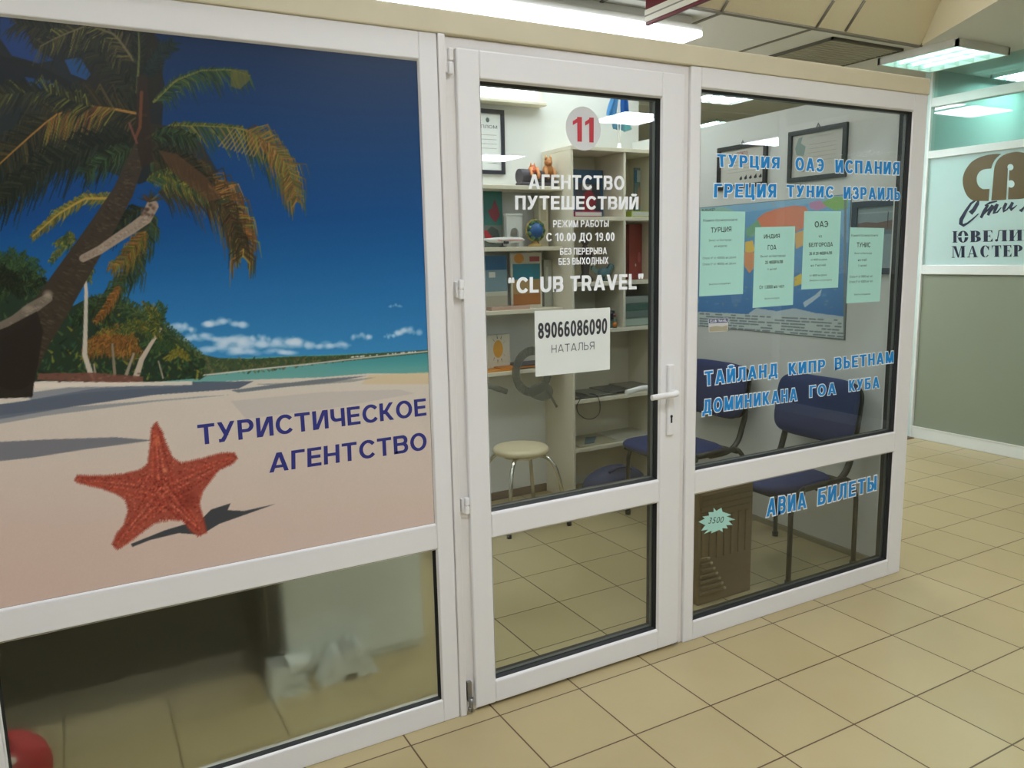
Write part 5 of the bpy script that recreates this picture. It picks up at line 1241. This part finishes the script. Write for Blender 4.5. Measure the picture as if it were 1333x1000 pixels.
cm.poly(q([(800, 58), (880, 26), (950, 30), (948, 96), (880, 108), (826, 84)]), (112, 156, 70)); cm.poly(q([(640, 495), (680, 470), (688, 530), (640, 546)]), (226, 178, 62))
cm.poly(q([(430, 300), (560, 270), (640, 300), (640, 420), (560, 470), (470, 430)]), (120, 150, 110)); cm.poly(q([(640, 240), (700, 220), (705, 300), (650, 330)]), (200, 150, 84)); cm.poly(q([(90, 100), (230, 85), (300, 110), (250, 140), (100, 150)]), (128, 168, 140), .8)
cm.poly(q([(690, 640), (760, 596), (800, 560), (790, 600), (740, 640), (700, 668)]), (206, 210, 206), .7); cm.poly(q([(900, 110), (950, 100), (950, 300), (910, 240)]), (110, 156, 190), .8); cm.poly(q([(270, 590), (340, 585), (330, 640), (280, 645)]), (80, 120, 170), .7)
for _ in range(240): cm.blob((rm.uniform(905, 1104), rm.uniform(258, 400)), rm.uniform(1, 5), rm.uniform(.6, 3), rm.choice([(60, 112, 170), (110, 160, 190), (150, 150, 120), (190, 120, 90), (90, 140, 170)]), .35)
cm.poly(q([(380, 700), (420, 672), (540, 690), (640, 672), (760, 700), (940, 722), (940, 740), (380, 710)]), (178, 186, 186), .9)
cm.poly(q([(60, 692), (960, 735), (960, 862), (60, 782)]), (172, 182, 178))
for r in range(6):
    x = 95
    while x < 905:
        w = rm.uniform(14, 46); y0_ = 704+r*14+(x-90)*.047+(x-90)*.018*r/3
        if rm.random() > .18: cm.line((890+x*.225, 250+y0_*.225), (890+(x+w)*.225, 250+(y0_+w*.06)*.225), .9, .9, (70, 76, 84), .75)
        x += w+rm.uniform(6, 18)
for a, c in (((90, 70), (960, -28)), ((60, 782), (940, 856)), ((936, -30), (930, 860))): cm.line(q([a])[0], q([c])[0], 1.5, 1.5, (96, 104, 104))
cm.a[:] = cm.a*.8+np.array([156, 164, 170.])*.2
MY0, MY1, MZ0, MZ1 = .344, 1.46, 1.062, 1.752
t = thing('world_map', 'large wall map of the world on the right wall behind the mint sheets', 'map', (XR-.004, .9, MZ0))
b = new(); box(b, XR-.003, XR-.0005, MY0, MY1, MZ0, MZ1); obj('backing', b, mat('map rim', (120, 126, 122), .5), t)
printed('map_print', (XR-.0036, MY1-.004, MZ0+.003), (0, MY0-MY1+.008, 0), (0, 0, MZ1-MZ0-.006), 330, 200, cm, painted_mat('map print', .35), 1.65, t)
ty = [float(at(u, 271, 0, XR-.005)[1]) for u in (914, 930.5)]
b = new(); add_text(b, 'МИР', [(XR-.0042, ty[0], 1.742), (XR-.0042, ty[1], 1.742), (XR-.0042, ty[1], 1.724), (XR-.0042, ty[0], 1.724)], .01); obj('title', b, M_INKS, t)
del cm

# ---- blue office chairs along the right wall
def office_chair(label):
    t = thing('office_chair', label, 'chair', (0, 0, 0), 'blue visitor chairs along the right wall')
    def pad(x0, x1, y0, y1, z0, z1, r, bulge=.012, n=14):
        """upholstered pad: rounded rectangle in plan, softly crowned"""
        b = new(); cx, cy, hx, hy = (x0+x1)/2, (y0+y1)/2, (x1-x0)/2, (y1-y0)/2
        def ringv(s, z): return [b.verts.new((cx+math.copysign(abs(math.cos(a))**.42, math.cos(a))*hx*s, cy+math.copysign(abs(math.sin(a))**.42, math.sin(a))*hy*s, z)) for a in [2*PI*k/48 for k in range(48)]]
        prof = [(.93, z0), (.985, z0+.012), (1, (z0+z1)/2), (.985, z1-.012), (.93, z1-.002), (.7, z1+bulge*.6), (.35, z1+bulge*.95)]
        rs = [ringv(s, z) for s, z in prof]
        for a, c in zip(rs, rs[1:]):
            for k in range(48): b.faces.new((a[k], a[(k+1) % 48], c[(k+1) % 48], c[k])).smooth = True
        b.faces.new(rs[0][::-1]); b.faces.new(rs[-1]).smooth = True
        return b
    obj('seat', pad(-.320, .105, -.235, .235, .418, .462, .05), M_BLUEF, t)
    b = new(); box(b, -.285, .085, -.205, .205, .404, .419, .006); obj('seat_base', b, M_BLACK, t)
    b = pad(-.155, .155, -.240, .240, -.021, .021, .05, .010)
    Rm = Matrix.Rotation(math.radians(-90+9), 4, 'Y')            # stand the pad up, leaning back
    for v in b.verts:
        v.co.z -= .10*v.co.y**2*6*.25*(-1)
        v.co = Rm @ v.co + Vector((.200, 0, .735))
    obj('backrest', b, M_BLUEF, t)
    b = pad(-.150, .150, -.234, .234, .0, .010, .05, .0)
    for v in b.verts:
        v.co.z -= .10*v.co.y**2*6*.25*(-1); v.co.z = -v.co.z-.022
        v.co = Rm @ v.co + Vector((.200, 0, .735))
    obj('back_shell', b, M_BLACK, t)
    for s in (-1, 1):
        y = s*.240
        for xf, xt in ((-.225, -.195), (.215, .175)):
            b = new(); mid = [(xf, y, .010), (xf*.97+xt*.03, y, .33)] + [Vector(v) for v in arc((xf*.9+xt*.1, y, .345), (xt, y, .432), (xt*.72, y, .438), 7)]
            tube(b, mid, .0135, 12, sx=.75); lg = obj('leg', b, M_BLACKM, t)
            b = new(); tube(b, [(xf, y, .022), (xf, y, 0)], .016, 10); obj('foot_cap', b, M_BLACK, lg)
        b = new(); tube(b, [(-.145, y, .436), (0, y, .44), (.13, y, .436)], .0145, 12, sx=.75); obj('side_rail', b, M_BLACKM, t)
        y2 = s*.205
        b = new(); tube(b, [(-.02, y2, .412), (.05, y2, .412)] + arc((.06, y2, .412), (.17, y2, .418), (.20, y2, .50), 8) + [Vector((.232, y2, .60)), Vector((.243, y2, .76))], .013, 12, sx=1.3); obj('back_support', b, M_BLACKM, t)
    b = new(); tube(b, [(.15, -.235, .420), (.15, .235, .420)], .012, 10); tube(b, [(-.14, -.235, .412), (-.14, .235, .412)], .012, 10); obj('cross_bar', b, M_BLACKM, t)
    return t
ch = office_chair('navy blue chair nearest the window, right of the two along the right wall')
ch.location = (2.935, .405, 0)
dup(ch, (2.935, 1.105, 0), 0, 'navy blue chair left of the other one, partly behind the door frame')
# blue bag on the floor below the second chair
t = thing('blue_bag', 'dark blue bag on the floor behind the lower right of the door glass', 'bag', (2.74, 1.52, 0))
b = new(); ball(b, (2.74, 1.52, .125), .22, (1.0, .55, .57), seg=24)
for v in b.verts: v.co.z = max(v.co.z, 0.0)
obj('body', b, mat('dark blue nylon', (44, 54, 88), .7, noise=.1, scale=40), t)
b = new(); tube(b, arc((2.66, 1.46, .23), (2.74, 1.45, .275), (2.82, 1.46, .23), 10), .007, 8); obj('handle', b, mat('dark blue webbing', (40, 48, 84), .8), t)
# brown ribbed box behind the lower right pane
M_BOX = mat('brown box board', (122, 100, 66), .6, noise=.10, scale=9)
M_BOXE = mat('pale brown edge', (160, 146, 112), .5)
BX0, BX1, BY0, BY1 = 2.215, 2.528, .215, .44
t = thing('ribbed_box', 'tall brown ribbed box on the floor behind the lower right pane', 'box', (2.3, .36, 0))
b = new(); box(b, BX0, BX1, BY0, BY1, 0, .50, .006); obj('body', b, M_BOX, t)
b = new()
for k in range(7): x = BX0+.015+k*.042; box(b, x, x+.018, BY0-.006, BY0+.001, .20, .385, .002)
obj('ribs', b, M_BOX, t)
b = new()
for k in range(4): box(b, BX0+.01, BX1-.012, BY0-.006, BY0+.001, .395+k*.026, .413+k*.026, .002)
obj('upper_bands', b, M_BOX, t)
for k in range(7):
    z = .045+k*.026; xe = 2.36-k*.016
    b = new(); box(b, BX0+.01, xe, BY0-.012, BY0+.001, z, z+.016, .003); sl_ = obj('slat', b, M_BOX, t)
    b = new(); ball(b, (xe, BY0-.010, z+.009), .008, (1.3, .6, .9), seg=8); obj('pale_end', b, M_BOXE, sl_)
# behind the frosted pane: letters on the floor, desk, red rounded shape
M_FOAM = mat('white foam board', (226, 230, 222), .7)
def floor_letter(body, q, y, label):
    Q = [np.array((p[0], y, p[2])) for p in quad(q, 1, y)]
    zb = min(Q[2][2], Q[3][2])
    for p in Q: p[2] -= zb
    polys = block_geo(body, .27, 0, dx=.06)[0]; A = np.concatenate(polys); b = new(); Q[2][2] = Q[3][2] = 0
    for ip, p in enumerate(polys):
        P = map_quad(p, Q, A.min(0), A.max(0), (0, -.0007*ip, 0)); slab(b, P, (0, .12, 0))
    tag(obj('foam_letter', b, M_FOAM), label, 'letter', 'foam letters on the floor')
floor_letter('Е', ((342, 850), (390, 838), (390, 876), (342, 888)), .55, 'white foam letter on the floor, left one behind the frosted pane')
floor_letter('А', ((404, 836), (478, 816), (478, 852), (404, 872)), .56, 'white foam letter on the floor, right one behind the frosted pane')
t = thing('office_desk', 'dark desk behind the frosted lower left pane', 'desk', (-.35, 1.1, 0))
MD = mat('dark green desk board', (58, 60, 50), .5, noise=.1, scale=5)
b = new(); box(b, -1.2, .54, .72, 1.45, .72, .75, .004); obj('desk_top', b, MD, t)
b = new(); box(b, -1.15, .50, .86, .88, .10, .72); obj('front_panel', b, MD, t)
for x in (-1.17, .48): b = new(); box(b, x, x+.025, .76, 1.42, 0, .72, .003); obj('side_panel', b, MD, t)
t = thing('white_cupboard', 'low white cupboard behind the foam letters at the frosted pane', 'cupboard', (.78, .9, 0))
MW = mat('white cupboard board', (228, 232, 222), .5)
b = new(); box(b, .56, 1.08, .712, 1.15, .0, .74, .004); obj('body', b, MW, t)
for x0_ in (.56, .8205):
    b = new(); box(b, x0_, x0_+.2595, .698, .712, .03, .73, .003); dr = obj('cupboard_door', b, MW, t)
    b = new(); tube(b, [(x0_+(.23 if x0_ < .6 else .02), .685, .45), (x0_+(.23 if x0_ < .6 else .02), .685, .55)], .006, 8); obj('handle', b, M_STEEL, dr)
t = thing('red_shape', 'red rounded shape at the lower left corner behind the frosted pane', 'bag', (-.27, .36, 0))
b = new(); ball(b, (-.285, .36, .10), .115, (1, .8, 1.0), seg=24)
for v in b.verts: v.co.z = max(v.co.z, 0)
obj('body', b, mat('matte red', (176, 40, 46), .7), t)
b = new(); ball(b, (-.30, .30, .215), .04, (1.1, .7, .8)); obj('upper_lump', b, mat('matte red', (176, 40, 46), .7), t)
b = new(); ball(b, (-.262, .262, .165), .012); obj('pale_dot', b, C_(214, 200, 190), t)

# ================================================================== JEWELLERY WORKSHOP
XJ = 5.75
M_JW = mat('workshop white frame', (228, 234, 230), .35)
M_JP = mat('grey green lower panel', (140, 149, 131), .35, noise=.03, scale=3)
sign = bpy.data.materials.new('translucent white sign'); sign.use_nodes = True
nt = sign.node_tree; nt.nodes.clear(); out = nt.nodes.new('ShaderNodeOutputMaterial')
a_ = nt.nodes.new('ShaderNodeBsdfDiffuse'); a_.inputs[0].default_value = (.74, .88, .86, 1); b_ = nt.nodes.new('ShaderNodeBsdfTranslucent'); b_.inputs[0].default_value = (.84, .95, .93, 1)
mx = nt.nodes.new('ShaderNodeMixShader'); mx.inputs[0].default_value = .5
nt.links.new(a_.outputs[0], mx.inputs[1]); nt.links.new(b_.outputs[0], mx.inputs[2]); nt.links.new(mx.outputs[0], out.inputs[0])
w3 = sroot('window_3', 'white framed front of the jewellery workshop with sign panel', 'window', (XJ, .2, 0))
JY0, JY1 = -3.0, 1.65
bm = new()
for z0, z1 in ((0, .091), (1.291, 1.361), (2.153, 2.209), (2.525, 2.592)): box(bm, XJ, XJ+.06, JY0, JY1, z0, z1, .004)
struct('rails', bm, M_JW, w3)
for y in (1.635, .16, -1.4, -3.0):
    bm = new(); box(bm, XJ-.002, XJ+.062, y, y+.03 if y < 1 else 1.652, 0, ZC, .003); struct('post', bm, M_JW, w3)
bm = new(); box(bm, XJ+.02, XJ+.03, JY0, 1.636, .09, 1.292); struct('lower_panel', bm, M_JP, w3)
bm = new(); box(bm, XJ+.02, XJ+.026, JY0, 1.636, 1.36, 2.154); struct('sign_panel', bm, sign, w3)
for z0, z1 in ((2.208, 2.526), (2.591, ZC)):
    bm = new(); box(bm, XJ+.02, XJ+.024, JY0, 1.636, z0, z1); struct('glass_pane', bm, M_GLASSUP, w3)
bm = new(); box(bm, XJ-.004, XJ+.002, JY0, JY1, .0905, .0975); struct('bead', bm, mat('bright bead', (240, 242, 238), .3), w3)
wallbox('wall_workshop_back', XJ, 9.5, 1.652, 1.70, 0, ZC, mat('workshop wall', (206, 226, 222), .7))
wallbox('wall_workshop_front', XJ, 9.5, -3.05, -3.0, 0, ZC, mat('workshop wall', (206, 226, 222), .7))
bm = new(); box(bm, 5.36, 5.74, 1.60, 2.2, 0, .008, .003); tag(obj('doormat', bm, mat('brown doormat', (110, 92, 74), .9, noise=.15, scale=60)), 'brown mat on the tiles at the far corner of the jewellery workshop', 'mat')
# --- sign: emblem, script, two lines of stencil lettering
M_GOLD = mat('bronze vinyl', (94, 78, 34), .4)
M_NV = mat('dark navy vinyl', (22, 32, 58), .45)
XG = XJ+.0192
g2 = lambda a, c: at(1230+a*.17, 180+c*.17, 0, XG)
t = thing('shop_emblem', 'bronze rounded emblem of two letters on the workshop sign', 'emblem', tuple(g2(400, 300)))
def bez(*p): return [tuple(v)[:2] for v in arc((*p[0], 0), (*p[1], 0), (*p[2], 0), 8)]
cpts = bez((430, 120), (290, 118), (210, 178)) + bez((205, 182), (128, 260), (138, 345)) + bez((140, 360), (160, 462), (228, 480)) + [(335, 480), (342, 388), (300, 390)] + bez((292, 390), (243, 370), (243, 312)) + bez((244, 300), (258, 236), (330, 234)) + [(354, 232)] + bez((356, 228), (372, 160), (430, 122))
b = new(); slab(b, [g2(*p) for p in cpts], (-.0012, 0, 0)); obj('letter_shape', b, M_GOLD, t)
bp2 = [(356, 478), (372, 300)] + bez((376, 250), (385, 118), (545, 104)) + bez((560, 104), (680, 110), (676, 210)) + bez((672, 250), (655, 268), (640, 284)) + bez((660, 300), (700, 340), (680, 400)) + bez((676, 420), (650, 462), (560, 466)) + [(484, 468), (496, 206), (484, 204), (470, 470)]
b = new(); slab(b, [g2(*p) for p in bp2], (-.0012, 0, 0)); obj('letter_shape', b, M_GOLD, t)
M_SW = mat('sign white inlay', (206, 232, 228), .5)
b = new()
for cx, cy, r in ((503, 222, 23), (507, 350, 27)): slab(b, [g2(cx+r*math.cos(k*PI/10), cy+r*1.05*math.sin(k*PI/10)) for k in range(20)], (-.0018, 0, 0))
obj('inlay', b, M_SW, t)
t = thing('sign_script', 'navy handwritten style word Стил under the bronze emblem', 'lettering', tuple(g2(300, 560)))
def stroke(b, pts, w):
    P = np.array(pts, float); n = len(P); ws = np.array(w if isinstance(w, (list, tuple)) else [w]*n, float)*1.3+1
    d = np.gradient(P, axis=0); d /= np.hypot(*d.T)[:, None]+1e-9; nn = np.stack([-d[:, 1], d[:, 0]], 1)
    A, B = P+nn*ws[:, None]/2, P-nn*ws[:, None]/2
    for i in range(n-1): slab(b, [g2(*A[i]), g2(*A[i+1]), g2(*B[i+1]), g2(*B[i])], (-.001-.00004*i, 0, 0))
for grp in ([([(196, 575), (222, 548), (250, 500), (256, 478), (236, 474), (200, 500), (160, 560), (126, 622), (122, 654), (142, 668), (176, 650), (222, 612), (258, 578)], [26, 22, 20, 14, 10, 12, 16, 22, 22, 16, 10, 8, 4])],
            [([(330, 510), (300, 562), (276, 610)], [14, 18, 14]), ([(278, 604), (322, 556), (356, 520)], [4, 8, 8]), ([(366, 512), (346, 552), (330, 590)], [16, 18, 14]), ([(334, 582), (372, 534), (396, 506)], [4, 8, 8]), ([(404, 504), (386, 544), (376, 574), (402, 566), (432, 530)], [16, 18, 18, 8, 4]), ([(306, 516), (346, 494), (400, 482)], [6, 12, 6])],
            [([(470, 496), (452, 536), (450, 560), (476, 546), (512, 502)], [16, 18, 16, 7, 7]), ([(520, 490), (500, 532), (506, 548), (532, 530), (552, 512)], [16, 18, 16, 7, 3])],
            [([(572, 548), (584, 556), (606, 530), (636, 484)], [10, 18, 8, 8]), ([(642, 480), (634, 520), (640, 540), (660, 528)], [16, 18, 14, 4])]):
    b = new()
    for p, w in grp: stroke(b, p, w)
    obj('script_letter', b, M_NV, t)
# stencil letters drawn in a unit box: rectangles and cut ellipses
def rc(a, c, e, g): return [(a, c), (e, c), (e, g), (a, g)]
def half(cx, cy, rx, ry, ix, iy, a0, a1, n=14):
    A = [a0+(a1-a0)*k/n for k in range(n+1)]
    return [(cx+rx*math.cos(a), cy+ry*math.sin(a)) for a in A] + [(cx+ix*math.cos(a), cy+iy*math.sin(a)) for a in A[::-1]]
STEM = lambda x, w=.31: [rc(x, 0, x+w, 1), rc(x-.07, 0, x+w+.07, .05), rc(x-.07, .95, x+w+.07, 1)]
GL = {'Ю': (1.25, STEM(.07, .24)+[rc(.35, .47, .44, .53), half(.84, .5, .41, .52, .13, .46, -PI/2-1.45, -PI/2+1.45), half(.84, .5, .41, .52, .13, .46, PI/2-1.45, PI/2+1.45)]),
      'В': (.88, STEM(.07)+[half(.40, .75, .40, .25, .10, .20, -PI/2, PI/2), half(.40, .26, .46, .26, .14, .21, -PI/2, PI/2)]),
      'Р': (.82, STEM(.07)+[half(.40, .72, .42, .28, .12, .23, -PI/2, PI/2)]),
      'Е': (.80, STEM(.07)+[rc(.38, .95, .74, 1), [(.62, .95), (.74, .95), (.74, .72)], rc(.38, 0, .76, .05), [(.60, .05), (.76, .05), (.76, .30)], rc(.38, .48, .56, .53), [(.5, .5), (.58, .36), (.58, .64)]]),
      'Л': (.98, STEM(.60)+[[(.30, .97), (.37, .97), (.24, .12), (.17, .12)], rc(.30, .94, .60, 1), half(.14, .10, .12, .11, .0, .0, 0, 2*PI)]),
      'И': (1.02, STEM(.07)+STEM(.69)+[[(.33, .18), (.69, .80), (.69, .88), (.33, .26)]]),
      'М': (1.22, [rc(.10, 0, .16, 1), rc(.0, 0, .27, .05), rc(.0, .95, .2, 1), [(.14, 1), (.40, 1), (.66, .12), (.55, 0)], [(.60, .12), (.86, 1), (.91, 1), (.64, 0), (.56, 0)]]+STEM(.88, .27)),
      'А': (1.05, [[(.44, 1), (.60, 1), (.94, 0), (.66, 0)], [(.44, .92), (.47, .86), (.20, 0), (.13, 0)], rc(.02, 0, .30, .05), rc(.56, 0, 1.03, .05), rc(.24, .28, .62, .33)]),
      'С': (.90, [half(.48, .5, .44, .52, .14, .46, PI*.5+.06, PI*1.5-.06), half(.50, .5, .36, .52, .22, .46, PI*.18, PI*.5-.04), half(.50, .5, .36, .52, .26, .46, -PI*.5+.04, -PI*.22), [(.76, .62), (.83, .62), (.83, 1), (.72, .8)]]),
      'Т': (.92, STEM(.33)+[rc(.04, .95, .88, 1), [(.04, 1), (.04, .66), (.14, .95)], [(.88, 1), (.88, .66), (.78, .95)]])}
def stencil(label, body, u0, v0, u1, v1, h0, h1):
    t = thing('sign_lettering', label, 'lettering', tuple(at(u0, v0, 0, XG)), 'stencil lettering on the workshop sign')
    tot = sum(GL[c][0]+.14 for c in body)-.14; x = 0
    for c in body:
        b = new()
        for io, ol in enumerate(GL[c][1]):
            P = []
            for a, e in ol:
                s = (x+a)/tot; u = u0+(u1-u0)*s; v = v0+(v1-v0)*s-e*(h0+(h1-h0)*s); P.append(at(u, v, 0, XG))
            slab(b, P, (-.001-.00005*io, 0, 0))
        obj('letter', b, M_NV, t); x += GL[c][0]+.14
stencil('upper navy stencil lettering line on the workshop sign', 'ЮВЕЛИР', 1240, 316, 1346, 313, 15, 14.2)
stencil('lower navy stencil lettering line on the workshop sign', 'МАСТЕРС', 1239, 335.6, 1346, 333.6, 15, 15)
